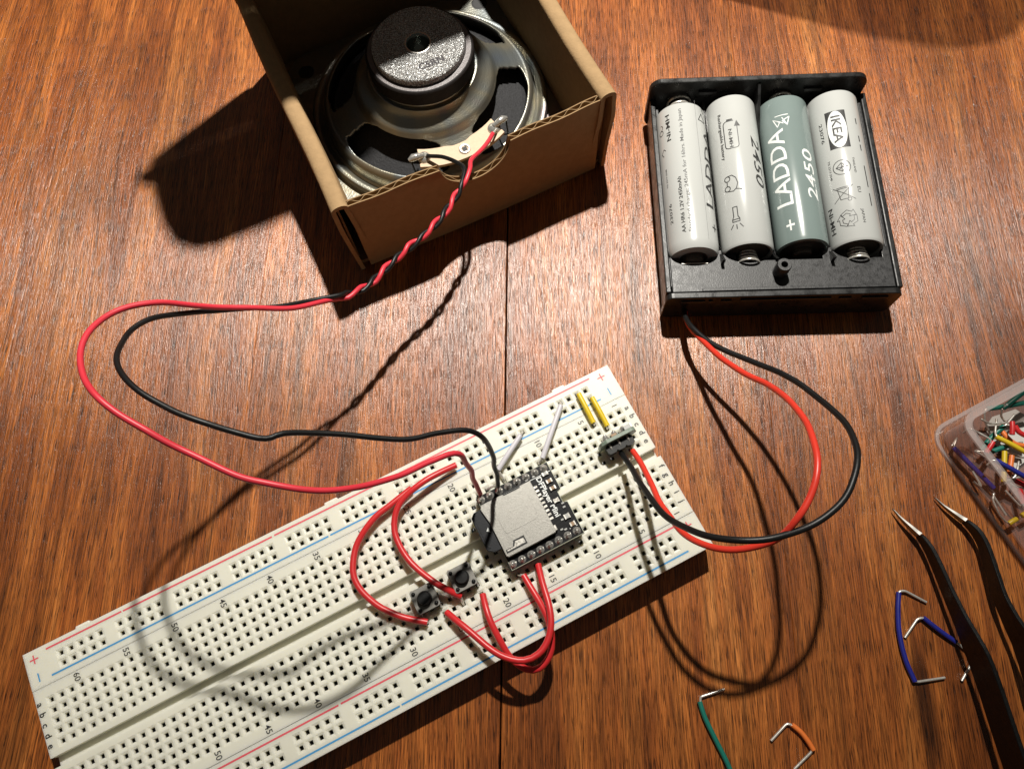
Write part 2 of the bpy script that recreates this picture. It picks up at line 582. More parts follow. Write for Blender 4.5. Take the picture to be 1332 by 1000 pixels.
# ------------------------------------------------------------------ breadboard
BO = Vector((28.90, -11.24, 0.0))
BU = Vector((-0.8920, -0.4520, 0)).normalized()
BV = Vector((0.4520, -0.8920, 0)).normalized()
HB = 9.0


def B(c, v, z):
    """breadboard point: hole column c (1..63), v mm down from row a, height z"""
    return BO + BU * ((c - 1) * 2.54) + BV * v + Vector((0, 0, z))


def BT(p):
    return BO + BU * p.x + BV * p.y + Vector((0, 0, p.z))


P254 = 2.54
bb = thing('breadboard', 'large ivory solderless breadboard covered in rows of square holes', 'breadboard', B(32, 14, 0))


def board_cells(g, gc, cells, v0, v1, u0, u1, z=HB):
    """top sheet with real square funnels: cells = set of (i, v); grid lines at the cell borders"""
    us = sorted({u0, u1} | {x for (u, v) in cells for x in (round(u - 1.27, 4), round(u + 1.27, 4))})
    vsl = sorted({v0, v1} | {x for (u, v) in cells for x in (round(v - 1.27, 4), round(v + 1.27, 4))})
    cs = {(round(u, 3), round(v, 3)) for u, v in cells}
    for i in range(len(us) - 1):
        for j in range(len(vsl) - 1):
            a, b, c, d = us[i], us[i + 1], vsl[j], vsl[j + 1]
            mu, mv = round((a + b) / 2, 3), round((c + d) / 2, 3)
            hit = any(abs(mu - x) < 0.02 and abs(mv - y) < 0.02 for x, y in ((mu, mv),) if (x, y) in cs) or (mu, mv) in cs
            if not hit:
                g.add([(a, c, z), (b, c, z), (b, d, z), (a, d, z)], [(0, 1, 2, 3)])
                continue
            rings = []
            for hw, zz in ((1.27, z), (1.0, z), (0.93, z - 0.13), (0.58, z - 0.24), (0.47, z - 0.5), (0.47, z - 1.0)):
                rings.append([(mu - hw, mv - hw, zz), (mu + hw, mv - hw, zz), (mu + hw, mv + hw, zz), (mu - hw, mv + hw, zz)])
            vs = [p for r in rings for p in r]
            fs = []
            for k in range(len(rings) - 1):
                for q in range(4):
                    fs.append((k * 4 + q, k * 4 + (q + 1) % 4, k * 4 + 4 + (q + 1) % 4, k * 4 + 4 + q))
            g.add(vs, fs)
            zz = z - 0.95                      # the sprung contact: two leaves with a slot
            h = 0.52
            gc.add([(mu - h, mv - h, zz), (mu - 0.12, mv - h, zz - 1.6), (mu - 0.12, mv + h, zz - 1.6), (mu - h, mv + h, zz),
                    (mu + 0.12, mv - h, zz - 1.6), (mu + h, mv - h, zz), (mu + h, mv + h, zz), (mu + 0.12, mv + h, zz - 1.6)],
                   [(0, 1, 2, 3), (4, 5, 6, 7)])


def skirt(g, u0, u1, v0, v1, z0, z1, notch=None):
    vs = [(u0, v0, z1), (u1, v0, z1), (u1, v1, z1), (u0, v1, z1), (u0, v0, z0), (u1, v0, z0), (u1, v1, z0), (u0, v1, z0)]
    g.add(vs, [(0, 1, 5, 4), (1, 2, 6, 5), (2, 3, 7, 6), (3, 0, 4, 7)])


U0, U1 = -3.75, 161.15
# main block in two halves with the centre channel between
g = G(BT); gc = G(BT)
for rows, v0, v1 in (([0, 1, 2, 3, 4], -3.55, 12.75), ([7, 8, 9, 10, 11], 15.25, 31.55)):
    cells = {(round(c * P254, 4), round(r * P254, 4)) for c in range(63) for r in rows}
    board_cells(g, gc, cells, v0, v1, U0 + 0.05, U1 - 0.05)
    skirt(g, U0 + 0.05, U1 - 0.05, v0, v1, 1.2, HB)
main = mesh_obj('main_block', g, M['board'], bb, fix=False)
cc = mesh_obj('spring_contacts', gc, M['contact'], bb, fix=False)
tag(cc, kind='stuff')
g = G(BT); g.box(U0 + 0.4, U1 - 0.4, 12.74, 15.26, 1.3, HB - 2.6)
mesh_obj('centre_channel', g, M['board'], bb)
for (v0, v1, r) in ((-13.15, -3.66, (-9.45, -6.91)), (31.66, 41.15, (34.95, 37.49))):
    g = G(BT); gc = G(BT)
    cells = {(round((2 + 6 * k + i) * P254, 4), rr) for k in range(10) for i in range(5) for rr in r}
    # keep each group's channel a touch lower by its own funnels
    board_cells(g, gc, cells, v0, v1, U0, U1)
    skirt(g, U0, U1, v0, v1, 1.2, HB)
    ra = mesh_obj('power_rail', g, M['board'], bb, fix=False)
    cc = mesh_obj('spring_contacts', gc, M['contact2'], bb, fix=False)
    tag(cc, kind='stuff')
    if v0 < 0:
        for c in (5.3, 31.9, 58.8):
            g = G(BT); g.prism([((c - 1) * P254 - 2.2, v0 + 0.01), ((c - 1) * P254 - 1.7, v0 - 1.3), ((c - 1) * P254 + 1.7, v0 - 1.3), ((c - 1) * P254 + 2.2, v0 + 0.01)], 2.2, 6.6)
            mesh_obj('tab', g, M['board'], ra, bevel=0.15)
    else:
        pass
g = G(BT); g.box(U0 + 0.3, U1 - 0.3, -12.9, 40.9, 0.0, 1.25)
mesh_obj('foam_backing', g, M['foam'], bb)

ZP = HB + 0.03


def board_text(g, s, c, v, h, rot=True, bold=False):
    """centred at column c, v; reads towards +v with the tops of the letters towards column 1"""
    vs, fs, w = text2d(s, bold)
    k = h / 0.72
    for_v = [((c - 1) * P254 - (y * k - h / 2), v + x * k - w * k / 2, ZP) for x, y in vs]
    g.add(for_v, fs)


g = G(BT)
for k in range(13):
    cno = 1 if k == 0 else 5 * k
    for v in (-2.15, 30.1):
        board_text(g, str(cno), cno + 0.1, v, 1.55)
for r, ch in enumerate('abcde'):
    for c in (-0.02, 64.02):
        board_text(g, ch, c, r * P254, 1.55, bold=True)
for r, ch in enumerate('fghij'):
    for c in (-0.02, 64.02):
        board_text(g, ch, c, (7 + r) * P254, 1.55, bold=True)
mesh_obj('row_and_column_print', g, M['black_print'], bb, fix=False)


def bstripe(c0, c1, v, w, mat, name):
    g = G(BT)
    n = max(2, int(abs(c1 - c0) / 2))
    for i in range(n):
        a = c0 + (c1 - c0) * i / n; b = c0 + (c1 - c0) * (i + 1) / n
        g.add([((a - 1) * P254, v - w / 2, ZP), ((b - 1) * P254, v - w / 2, ZP), ((b - 1) * P254, v + w / 2, ZP), ((a - 1) * P254, v + w / 2, ZP)], [(0, 1, 2, 3)])
    return mesh_obj(name, g, mat, bb, fix=False)


for v in (-11.95, 32.75):
    bstripe(2.0, 38.2, v, 0.42, M['red_print'], 'red_stripe')
    bstripe(38.45, 54.3, v + 0.05, 0.42, M['red_print'], 'red_stripe')
    bstripe(54.45, 62.2, v, 0.42, M['red_print'], 'red_stripe')
for v in (-5.38, 39.55):
    bstripe(2.0, 33.1, v, 0.42, M['blue_print'], 'blue_stripe')
    bstripe(33.3, 62.3, v + 0.05, 0.42, M['blue_print'], 'blue_stripe')
for vo, sg in ((0, 1),):
    for cend in (0.8, 63.5):
        for vp, vm in ((-10.85, -6.25), (34.1, 38.7)):
            g = G(BT); u = (cend - 1) * P254
            g.add([(u - 1.1, vp - .16, ZP), (u + 1.1, vp - .16, ZP), (u + 1.1, vp + .16, ZP), (u - 1.1, vp + .16, ZP)], [(0, 1, 2, 3)])
            g.add([(u - .16, vp - 1.1, ZP + .01), (u + .16, vp - 1.1, ZP + .01), (u + .16, vp + 1.1, ZP + .01), (u - .16, vp + 1.1, ZP + .01)], [(0, 1, 2, 3)])
            mesh_obj('plus_sign', g, M['red_print'], bb, fix=False)
            g = G(BT)
            g.add([(u - .16, vm - 1.1, ZP), (u + .16, vm - 1.1, ZP), (u + .16, vm + 1.1, ZP), (u - .16, vm + 1.1, ZP)], [(0, 1, 2, 3)])
            mesh_obj('minus_sign', g, M['blue_print'], bb, fix=False)


# ------------------------------------------------------------------ player module
mod = thing('player_module', 'small black circuit board with silver memory card slot, plugged across the middle of the breadboard', 'circuit board', B(14.5, 14, HB))
ZB = 11.6; ZT = 13.2
u0, u1 = (10.42 - 1) * P254, (18.35 - 1) * P254
v0, v1 = 3.95, 24.15
poly = [(u0, v0), (u0, v0 + 7.6), (u0 + 1.1, v0 + 8.0), (u0 + 1.1, v0 + 11.0), (u0, v0 + 11.4), (u0, v1), (u1, v1), (u1, v0)]
g = G(BT); g.prism(poly[::-1], ZB, ZT - 0.06)
mesh_obj('board_core', g, M['pcb_edge'], mod)
ins = 0.12
poly2 = [(u0 + ins, v0 + ins), (u0 + ins, v0 + 7.6), (u0 + 1.2, v0 + 8.0), (u0 + 1.2, v0 + 11.0), (u0 + ins, v0 + 11.4), (u0 + ins, v1 - ins), (u1 - ins, v1 - ins), (u1 - ins, v0 + ins)]
g = G(BT); g.prism(poly2[::-1], ZT - 0.06, ZT)
mesh_obj('solder_mask', g, M['pcb'], mod)
for vv in (5.08, 22.86):
    for c in range(11, 19):
        u = (c - 1) * P254
        g = G(BT); g.box(u - 1.15, u + 1.15, vv - 1.2, vv + 1.2, HB + 0.05, ZB - 0.01)
        mesh_obj('header_spacer', g, M['black_abs'], mod, bevel=0.2)
        g = G(BT)
        g.lathe([(1.02, ZT + 0.01), (0.95, ZT + 0.10), (0.62, ZT + 0.28), (0.42, ZT + 0.75), (0.36, ZT + 1.15), (0.18, ZT + 1.3), (0.0, ZT + 1.32)], 14, (u, vv))
        mesh_obj('solder_joint', g, M['solder'], mod, smooth=60)
        g = G(BT); g.box(u - 0.3, u + 0.3, vv - 0.3, vv + 0.3, HB - 3, HB + 0.04)
        mesh_obj('pin', g, M['tin'], mod)
# memory card slot shell
su0, su1 = (12.85 - 1) * P254, (18.3 - 1) * P254
sv0, sv1 = 6.6, 21.1
ZS = ZT + 1.75
g = G(BT)
shell = [(su0, sv0), (su0 + 3.0, sv0), (su0 + 3.2, sv0 + 0.45), (su0 + 7.6, sv0 + 0.45), (su0 + 7.8, sv0), (su1 - 0.1, sv0), (su1 + 0.55, sv0 + 1.0),
         (su1 - 0.1, sv0 + 5.0), (su1 - 0.15, sv1 - 5.0), (su1 - 0.15, sv1 - 0.5), (su1 - 0.7, sv1), (su0 + 5.0, sv1), (su0 + 0.2, sv1 - 0.1), (su0, sv1 - 0.5)]
# top sheet with an L-shaped spring window near the lower edge, built as strips
wx0, wx1, wy0, wy1 = su0 + 7.6, su0 + 12.0, sv1 - 3.4, sv1 - 1.0
g.prism(shell[::-1], ZT + 0.02, ZS)
sl = mesh_obj('card_slot', g, M['shield'], mod, bevel=0.12)
g = G(BT); g.prism([(wx0, wy0 + 0.3), (wx0, wy1 + .1), (wx1 + 1.2, wy1 + .1), (wx1 + 1.2, wy1 - 0.8), (wx1 - 0.8, wy1 - 0.8), (wx1 - 1.5, wy0 + 0.3)][::1], ZS + 0.015, ZS + 0.03)
mesh_obj('slot_window', g, M['slot_dark'], sl)
g = G(BT); g.prism([(wx0 + 0.35, wy0 + 0.8), (wx0 + 0.35, wy1 - 0.35), (wx1 + 0.9, wy1 - 0.3), (wx1 + 0.9, wy1 - 0.6), (wx1 - 1.2, wy1 - 0.7), (wx1 - 1.8, wy0 + 0.7)], ZS + 0.04, ZS + 0.12)
mesh_obj('spring_finger', g, M['tin'], sl)
g = G(BT); g.box(su0 - 0.55, su0 + 1.3, sv1 - 1.9, sv1 - 0.5, ZT + 0.01, ZS - 0.5)
mesh_obj('shell_tab', g, M['tin'], sl, bevel=0.1)
g = G(BT); g.prism(rrect(su0 + 2.2, su1 - 2.4, sv0 + 2.4, sv1 - 5.2, 0.8, 4)[::-1], ZS - 0.05, ZS + 0.05)
mesh_obj('embossed_panel', g, M['shield'], sl, bevel=0.04)
g = G(BT); g.box(su0 + 1.0, su0 + 8.2, sv0 - 0.25, sv0 - 0.02, ZS - 0.9, ZS + 0.05)
mesh_obj('slot_window', g, M['slot_dark'], sl)
# gold finger pads
for i in range(9):
    g = G(BT); vv = sv0 + 1.6 + i * 1.1
    g.box(su0 - 1.05, su0 - 0.1, vv, vv + 0.55, ZT + 0.01, ZT + 0.16)
    mesh_obj('slot_lead', g, M['tin'], mod)
# chips and passives
for (c, v, w, h, mm) in ((11.15, 6.6, 0.9, 1.7, 'cap_grey'), (11.12, 8.7, 0.9, 1.7, 'cap_tan'), (11.12, 10.7, 0.9, 1.7, 'cap_tan'), (11.4, 13.9, 1.0, 1.5, 'tin'),
                        (11.2, 18.6, 1.2, 1.6, 'cap_grey'), (11.05, 20.9, 1.0, 1.5, 'cap_tan')):
    u = (c - 1) * P254
    part = G(BT); part.box(u - h / 2 * .55, u + h / 2 * .55, v - w / 2, v + w / 2, ZT + 0.02, ZT + 0.62)
    q = mesh_obj('component', part, M[mm], mod, bevel=0.08)
    for s_ in (-1, 1):
        e = G(BT); e.box(u + s_ * h / 2 * .72 - 0.18, u + s_ * h / 2 * .72 + 0.18, v - w / 2 - .04, v + w / 2 + .04, ZT + 0.01, ZT + 0.66)
        mesh_obj('component_end', e, M['tin'], q)
for (c, v) in ((11.0, 16.2), (10.95, 15.2), (11.75, 18.8), (12.3, 5.9), (13.1, 5.9), (12.25, 20.9), (11.9, 21.3)):
    u = (c - 1) * P254
    g = G(BT); g.box(u - 0.35, u + 0.35, v - 0.2, v + 0.2, ZT + 0.01, ZT + 0.3)
    mesh_obj('component', g, M['cap_grey'], mod)
g = G(BT)
vs, fs, w = text2d('DFPlayer Mini', True)
k = 11.0 / w
g.add([((12.18 - 1) * P254 - y * k, 6.6 + x * k, ZT + 0.03) for x, y in vs], fs)
mesh_obj('name_print', g, M['white_print'], mod, fix=False)
g = G(BT)
for a, b, c, d in ((u0 + .3, u1 - .4, v0 + 2.35, v0 + 2.5), (u0 + .6, u0 + 2.8, v1 - 2.6, v1 - 2.45)):
    g.add([(a, c, ZT + .02), (b, c, ZT + .02), (b, d, ZT + .02), (a, d, ZT + .02)], [(0, 1, 2, 3)])
mesh_obj('outline_print', g, M['white_print'], mod, fix=False)
# the memory card
g = G(BT)
g.prism([(su1 - 5, 7.4), (su1 - 5, 18.6), (su1 + 1.9, 18.4), (su1 + 3.5, 17.2), (su1 + 3.5, 8.4), (su1 + 2.4, 7.4)], ZT + 0.30, ZT + 1.05)
cd = mesh_obj('memory_card', g, M['card'], None, bevel=0.15)
tag(cd, 'dark grey memory card sticking out of the left side of the silver card slot', 'memory card')
g = G(BT); g.box(su1 + 2.3, su1 + 2.9, 8.6, 17.0, ZT + 1.06, ZT + 1.22)
mesh_obj('grip_ridge', g, M['card'], cd)
g = G(BT); g.prism([(su1 + .75, 12.2), (su1 + 1.5, 12.9), (su1 + .75, 13.6)], ZT + 1.06, ZT + 1.08)
mesh_obj('arrow_mark', g, M['white_print'], cd)


# ------------------------------------------------------------------ push buttons
def button(c, v, label):
    u = (c - 1) * P254
    t = thing('push_button', label, 'push button', B(c, v, HB), 'tactile push buttons on the breadboard')
    g = G(BT); g.prism(rrect(u - 2.9, u + 2.9, v - 2.9, v + 2.9, 0.5, 2)[::-1], HB + 0.25, HB + 3.1)
    mesh_obj('housing', g, M['black_abs'], t)
    g = G(BT); g.prism(rrect(u - 3.0, u + 3.0, v - 3.0, v + 3.0, 0.5, 2)[::-1], HB + 3.11, HB + 3.42)
    mesh_obj('cover_plate', g, M['steel'], t, bevel=0.1)
    g = G(BT); g.lathe([(1.85, HB + 3.43), (1.85, HB + 3.7), (1.7, HB + 3.72), (1.68, HB + 4.75), (1.5, HB + 4.95), (0.0, HB + 4.98)], 32, (u, v))
    mesh_obj('plunger', g, M['rubber'], t, smooth=40)
    for a in (-1, 1):
        for b in (-1, 1):
            g = G(BT); g.lathe([(0.5, HB + 3.42), (0.48, HB + 3.75), (0.3, HB + 3.95), (0, HB + 4.0)], 14, (u + a * 2.15, v + b * 2.15))
            mesh_obj('rivet', g, M['rubber'], t, smooth=50)
            g = G(BT)
            g.tube([(u + a * 2.54, v + b * 2.6, HB + 1.2), (u + a * 2.54, v + b * 3.25, HB + 1.1), (u + a * 2.54, v + b * 3.3, HB + 0.2), (u + a * 2.54, v + b * 2.7, HB - 1.5)], 0.28, 6)
            mesh_obj('leg', g, M['tin'], t)
    return t


button(27.0, 20.3, 'lower left of the two square push buttons, further from the player board')
button(22.95, 19.9, 'upper right of the two square push buttons, nearer to the player board')

# ------------------------------------------------------------------ power module on its header
pw = thing('power_module', 'tiny grey-green circuit board standing on a black three pin header', 'circuit board', B(2.9, 8, HB))
g = G(BT)
a0, a1 = (0.75 - 1) * P254, (4.95 - 1) * P254
zt_ = HB + 6.6
g.prism([(a0, HB + 3.2), (a0 + 0.8, zt_ - 0.3), (a0 + 1.6, zt_), (a1 - 1.8, zt_), (a1 - 0.4, zt_ - 0.8), (a1, zt_ - 2.2), (a1, HB + 0.6), (a0 + 2.2, HB + 0.6), (a0 + 1.2, HB + 1.4)], 6.35, 7.35, axis='y')
mesh_obj('circuit_board', g, M['pcb_green'], pw, bevel=0.12)
g = G(BT)
for k in range(3):
    c = (2 + k) if k else 2
    u = (2.0 + k - 1) * P254
    ch = 0.45
    g.prism([(u - 1.26, 7.4 + ch), (u - 1.26, 9.9 - ch), (u - 1.26 + ch, 9.9), (u + 1.26 - ch, 9.9), (u + 1.26, 9.9 - ch), (u + 1.26, 7.4 + ch), (u + 1.26 - ch, 7.4), (u - 1.26 + ch, 7.4)], HB + 2.2, HB + 4.6)
mesh_obj('header_block', g, M['rubber'], pw)
for k in range(3):
    u = (2.0 + k - 1) * P254
    g = G(BT); g.tube([(u, 6.2, HB + 3.9), (u, 7.6, HB + 4.5), (u, 8.4, HB + 4.75), (u, 9.0, HB + 4.65)], [0.32, 0.34, 0.28, 0.05], 6)
    mesh_obj('pin', g, M['tin'], pw)
    g = G(BT); g.tube([(u, 8.7, HB + 2.3), (u, 7.9, HB + 0.6), (u, 7.62, HB - 2)], 0.3, 6)
    mesh_obj('pin', g, M['tin'], pw)
    g = G(BT); g.tube([(u, 6.34, HB + 3.6), (u, 5.9, HB + 3.9), (u, 5.2, HB + 4.5), (u, 4.7, HB + 5.2)], [1.15, 1.15, 0.75, 0.15], 12)
    mesh_obj('solder_joint', g, M['solder'], pw, smooth=60)
g = G(BT); g.box((1.25 - 1) * P254, (2.0 - 1) * P254, 5.2, 6.3, HB + 4.4, HB + 6.2)
mesh_obj('component', g, M['cap_grey'], pw, bevel=0.1)
g = G(BT); g.box((1.3 - 1) * P254 - .5, (1.3 - 1) * P254, 5.1, 6.32, HB + 4.3, HB + 6.3)
mesh_obj('component', g, M['tin'], pw, bevel=0.1)
g = G(BT); g.box((2.9 - 1) * P254, (3.5 - 1) * P254, 5.6, 6.3, HB + 4.6, HB + 5.9)
mesh_obj('component', g, M['cap_tan'], pw, bevel=0.1)


# ------------------------------------------------------------------ wires
def wire(name, label, mat, path, r, ends=None, group=None, cat='wire', step=1.2, taper=False):
    """a thing: insulation + bare metal ends. ends = list of point lists"""
    pts = spline(path, step)
    import mathutils
    sd = Vector((len(label) * 3.1, mat.name.__len__() * 1.7, 0.5))
    nn_ = len(pts)
    if nn_ > 30:
        pts = [p + mathutils.noise.noise_vector(p * 0.11 + sd) * 0.35 * min(1, i / 8, (nn_ - 1 - i) / 8) for i, p in enumerate(pts)]
    mid = pts[len(pts) // 2]
    t = thing(name, label, cat, (mid.x, mid.y, 0), group)
    g = G(); g.tube(pts, r, 14)
    mesh_obj('insulation', g, mat, t, smooth=60)
    for e in ends or []:
        g = G(); g.tube(spline(e, 0.6), 0.33, 8)
        mesh_obj('bare_end', g, M['tin'], t, smooth=60)
    return t


def Wp(lst):
    return [W(*p) for p in lst]


H = HB
# red jumpers on the board
def rj(label, pts, h0, h1):
    P = Wp(pts)
    e0 = [P[0], (P[0] + B(*h0, H + 0.4)) / 2 + Vector((0, 0, .3)), B(*h0, H + 0.2), B(*h0, H - 3)]
    e1 = [P[-1], (P[-1] + B(*h1, H + 0.4)) / 2 + Vector((0, 0, .3)), B(*h1, H + 0.2), B(*h1, H - 3)]
    return wire('jumper_wire', label, M['red'], P, 0.82, [e0, e1], 'red jumper wires on the breadboard', 'jumper wire')


rj('long red jumper wire bowing out furthest left, ending below the lower left push button',
   [(535, 635, 10.6), (521, 646, 11), (505, 659, 11.3), (488, 672, 11.5), (474, 689, 11.6), (463, 710, 11.6), (459, 733, 11.6), (461, 750, 11.5), (471, 767, 11.4), (491, 787, 11.2), (510, 797, 11), (530, 804, 10.8), (556, 809, 10.5)],
   (24, -6.91), (28, 25.4))
rj('red jumper wire curving from the upper rail down between the two push buttons',
   [(593, 605, 10.8), (576, 613, 11.8), (559, 622, 12.6), (543, 632, 13), (529, 643, 13), (519, 656, 12.8), (514, 672, 12.6), (514, 690, 12.5), (520, 708, 12.6), (530, 725, 12.8), (542, 738, 13.1), (566, 757, 13.4), (583, 767, 12.4), (599, 775, 10.8)],
   (19, -6.91), (24, 25.4))
rj('red jumper wire from beside the lower left button, looping to under the player board',
   [(581, 796, 10.6), (594, 807, 12), (610, 820, 13), (637, 843, 14), (658, 855, 14.5), (682, 859, 14.5), (700, 850, 14.5), (712, 833, 14.5), (716, 812, 14.5), (713, 785, 14), (706, 758, 12.5), (700, 734, 10.6)],
   (26, 25.4), (16, 25.4))
rj('red jumper wire from right of the upper button, hanging lowest over the breadboard edge',
   [(628, 773, 10.6), (632, 790, 12), (638, 808, 12.5), (650, 833, 12), (664, 855, 11), (684, 870, 10.5), (702, 868, 10.5), (715, 852, 11), (718, 832, 11.5), (714, 808, 12), (703, 785, 12), (692, 766, 11.5), (681, 748, 10.6)],
   (22, 25.4), (18, 25.4))


def straight(label, mat, p, q, h0, h1, group=None, r=0.72, name='jumper_wire'):
    P = [W(*p), (W(*p) + W(*q)) / 2 + Vector((0, 0, 0.25)), W(*q)]
    e0 = [P[0], B(*h0, H + 0.3), B(*h0, H - 3)]; e1 = [P[-1], B(*h1, H + 0.3), B(*h1, H - 3)]
    return wire(name, label, mat, P, r, [e0, e1], group, 'jumper wire')


straight('left one of the two short yellow jumper wires at the right end of the breadboard', M['yellow'], (752.5, 512, 10.4), (772, 550, 10.2), (4, -9.45), (4, 0), 'short yellow jumper wires')
straight('right one of the two short yellow jumper wires, nearer the end of the breadboard', M['yellow'], (770, 517, 10.4), (790, 554, 10.2), (3, -6.91), (3, 2.54), 'short yellow jumper wires')
straight('long white jumper wire from the upper rail to the top corner of the player board', M['white'], (729.5, 527, 10.6), (705.5, 596, 10.6), (6, -9.45), (11, 2.54), 'white jumper wires', 0.7)
straight('white jumper wire passing behind the black speaker wire near the player board', M['white'], (677, 566, 10.8), (648, 611, 10.6), (11, -6.91), (15, 2.54), 'white jumper wires', 0.7)

# battery leads
wire('battery_lead', 'black wire looping widest from the battery holder to the breadboard', M['black_wire'],
     Wp([(890, 402, 5), (891, 412, 7), (899, 425, 10), (918, 441, 12.5), (950, 458, 16), (985, 472, 20), (1020, 488, 25), (1060, 513, 31), (1093, 543, 37), (1112, 575, 42),
         (1116, 605, 45), (1104, 640, 46), (1080, 666, 46), (1045, 688, 46), (1000, 700, 46), (960, 702, 45), (920, 697, 41), (885, 683, 35), (857, 661, 29), (835, 632, 23), (820, 607, 17), (808, 589, 11.5)]), 0.73,
     [[W(808, 589, 11.5), B(3, 7.9, 10.2), B(3, 7.62, 8)]], 'pair of wires of the battery holder')
wire('battery_lead', 'bright red wire looping from the battery holder to the breadboard, inside the black one', M['red2'],
     Wp([(891, 404, 4), (893, 416, 6), (905, 434, 10), (933, 462, 16), (965, 483, 22), (1000, 501, 29), (1030, 524, 37), (1050, 551, 43), (1061, 583, 48), (1062, 613, 49.5),
         (1054, 645, 49), (1039, 672, 48), (1015, 698, 44), (985, 711, 41), (950, 715, 38), (915, 707, 34), (887, 692, 29), (864, 662, 23), (847, 630, 18), (834, 603, 14), (823, 586, 11.5)]), 0.75,
     [[W(823, 586, 11.5), B(2, 8.2, 10.2), B(2, 7.62, 8)]], 'pair of wires of the battery holder')

# speaker leads: a twisted stretch, then two separate loops
tw = [W(*p) for p in [(606, 229, 28.5), (600, 242, 27.6), (590, 259, 27.2), (576, 281, 27.5), (559, 299, 28), (540, 315, 28.2), (520, 333, 28.5), (500, 352, 29), (480, 370, 30), (458, 381, 32.5), (435, 388, 35.5)]]
tws = spline(tw, 0.7)
n = len(tws)
TURNS = 5.6
hel = {0: [], 1: []}
for i, p in enumerate(tws):
    a = tws[max(0, i - 1)]; b = tws[min(n - 1, i + 1)]
    t_ = (b - a).normalized()
    s_ = t_.cross(Vector((0, 0, 1))).normalized(); q_ = s_.cross(t_)
    ph = 2 * math.pi * TURNS * (i / (n - 1)) + 2.2
    rr = 0.62
    for k in (0, 1):
        a_ = ph + math.pi * k
        hel[k].append(p + (s_ * math.cos(a_) + q_ * math.sin(a_)) * rr)
red_path = Wp([(641, 174, 19.5), (634, 186, 21.5), (624, 199, 23.5), (613, 210, 26), (611, 220, 28)]) + hel[0][2::3] + \
    Wp([(405, 396, 39), (370, 401, 43.5), (330, 402, 48), (290, 400, 52), (240, 396, 58.5), (200, 395, 63), (165, 401, 66), (135, 414, 68.5), (113, 435, 71.5), (103, 462, 73.5), (108, 490, 75.5),
        (124, 514, 77), (150, 536, 76.5), (190, 560, 75), (240, 587, 72), (290, 610, 70.5), (340, 627, 69.5), (390, 636, 67), (440, 637, 63), (480, 631, 58.5), (520, 619, 54.5), (557, 602, 51), (583, 591, 49), (596, 590, 47.5),
        (603, 594, 45), (608, 603, 40), (613, 615, 31), (618, 628, 22), (625, 643, 12)])
blk_path = Wp([(556, 203, 18.5), (575, 204, 21), (592, 211, 24.5), (603, 219, 27)]) + hel[1][2::3] + \
    Wp([(405, 391, 38), (370, 397, 42), (330, 401, 46), (280, 405, 51), (230, 407, 58), (195, 415, 62.5), (168, 433, 66), (153, 460, 71), (158, 486, 74), (180, 508, 75.5), (215, 528, 75),
        (260, 547, 74), (300, 561, 72), (335, 569, 70.5), (352, 568, 69.5), (368, 563, 68.5), (420, 563, 64), (480, 568, 60), (530, 570, 56.5), (570, 563, 53.5), (600, 559, 51.5), (617, 562, 49.5), (630, 572, 46), (640, 590, 37), (644, 608, 25), (648, 630, 12)])
wire('speaker_lead', 'crimson wire from the right speaker terminal, looping widest to the left', M['redspk'], red_path, 0.62,
     [[W(641, 174, 19.5), W(646, 168, 18.2)], [W(625, 643, 12), B(18, 2.6, 10.2), B(18, 2.54, 7)]], 'pair of wires of the speaker', step=0.9)
wire('speaker_lead', 'black wire from the left speaker terminal, making the inner loop at left', M['black_wire'], blk_path, 0.58,
     [[W(556, 203, 18.5), W(549, 203, 17.5)], [W(648, 630, 12), B(17, 2.6, 10.2), B(16, 2.54, 7)]], 'pair of wires of the speaker', step=0.9)

# ------------------------------------------------------------------ carton with the speaker
FL = Vector((-46.1, 36.5, 0)); EX = Vector((0.904, 0.4274, 0)).normalized(); EN = Vector((-EX.y, EX.x, 0))


def KT(p):
    return FL + EX * p.x + EN * p.y + Vector((0, 0, p.z))


BW, BD, BH = 84.0, 84.0, 33.5
bx = thing('cardboard_box', 'open brown cardboard box with its lid folded up behind, holding the loudspeaker', 'box', KT(Vector((42, 42, 0))))
g = G(KT); g.box(1.4, BW - 1.4, 2.2, BD - 2, 0.05, 1.6)
mesh_obj('bottom_panel', g, M['kraft_in'], bx)
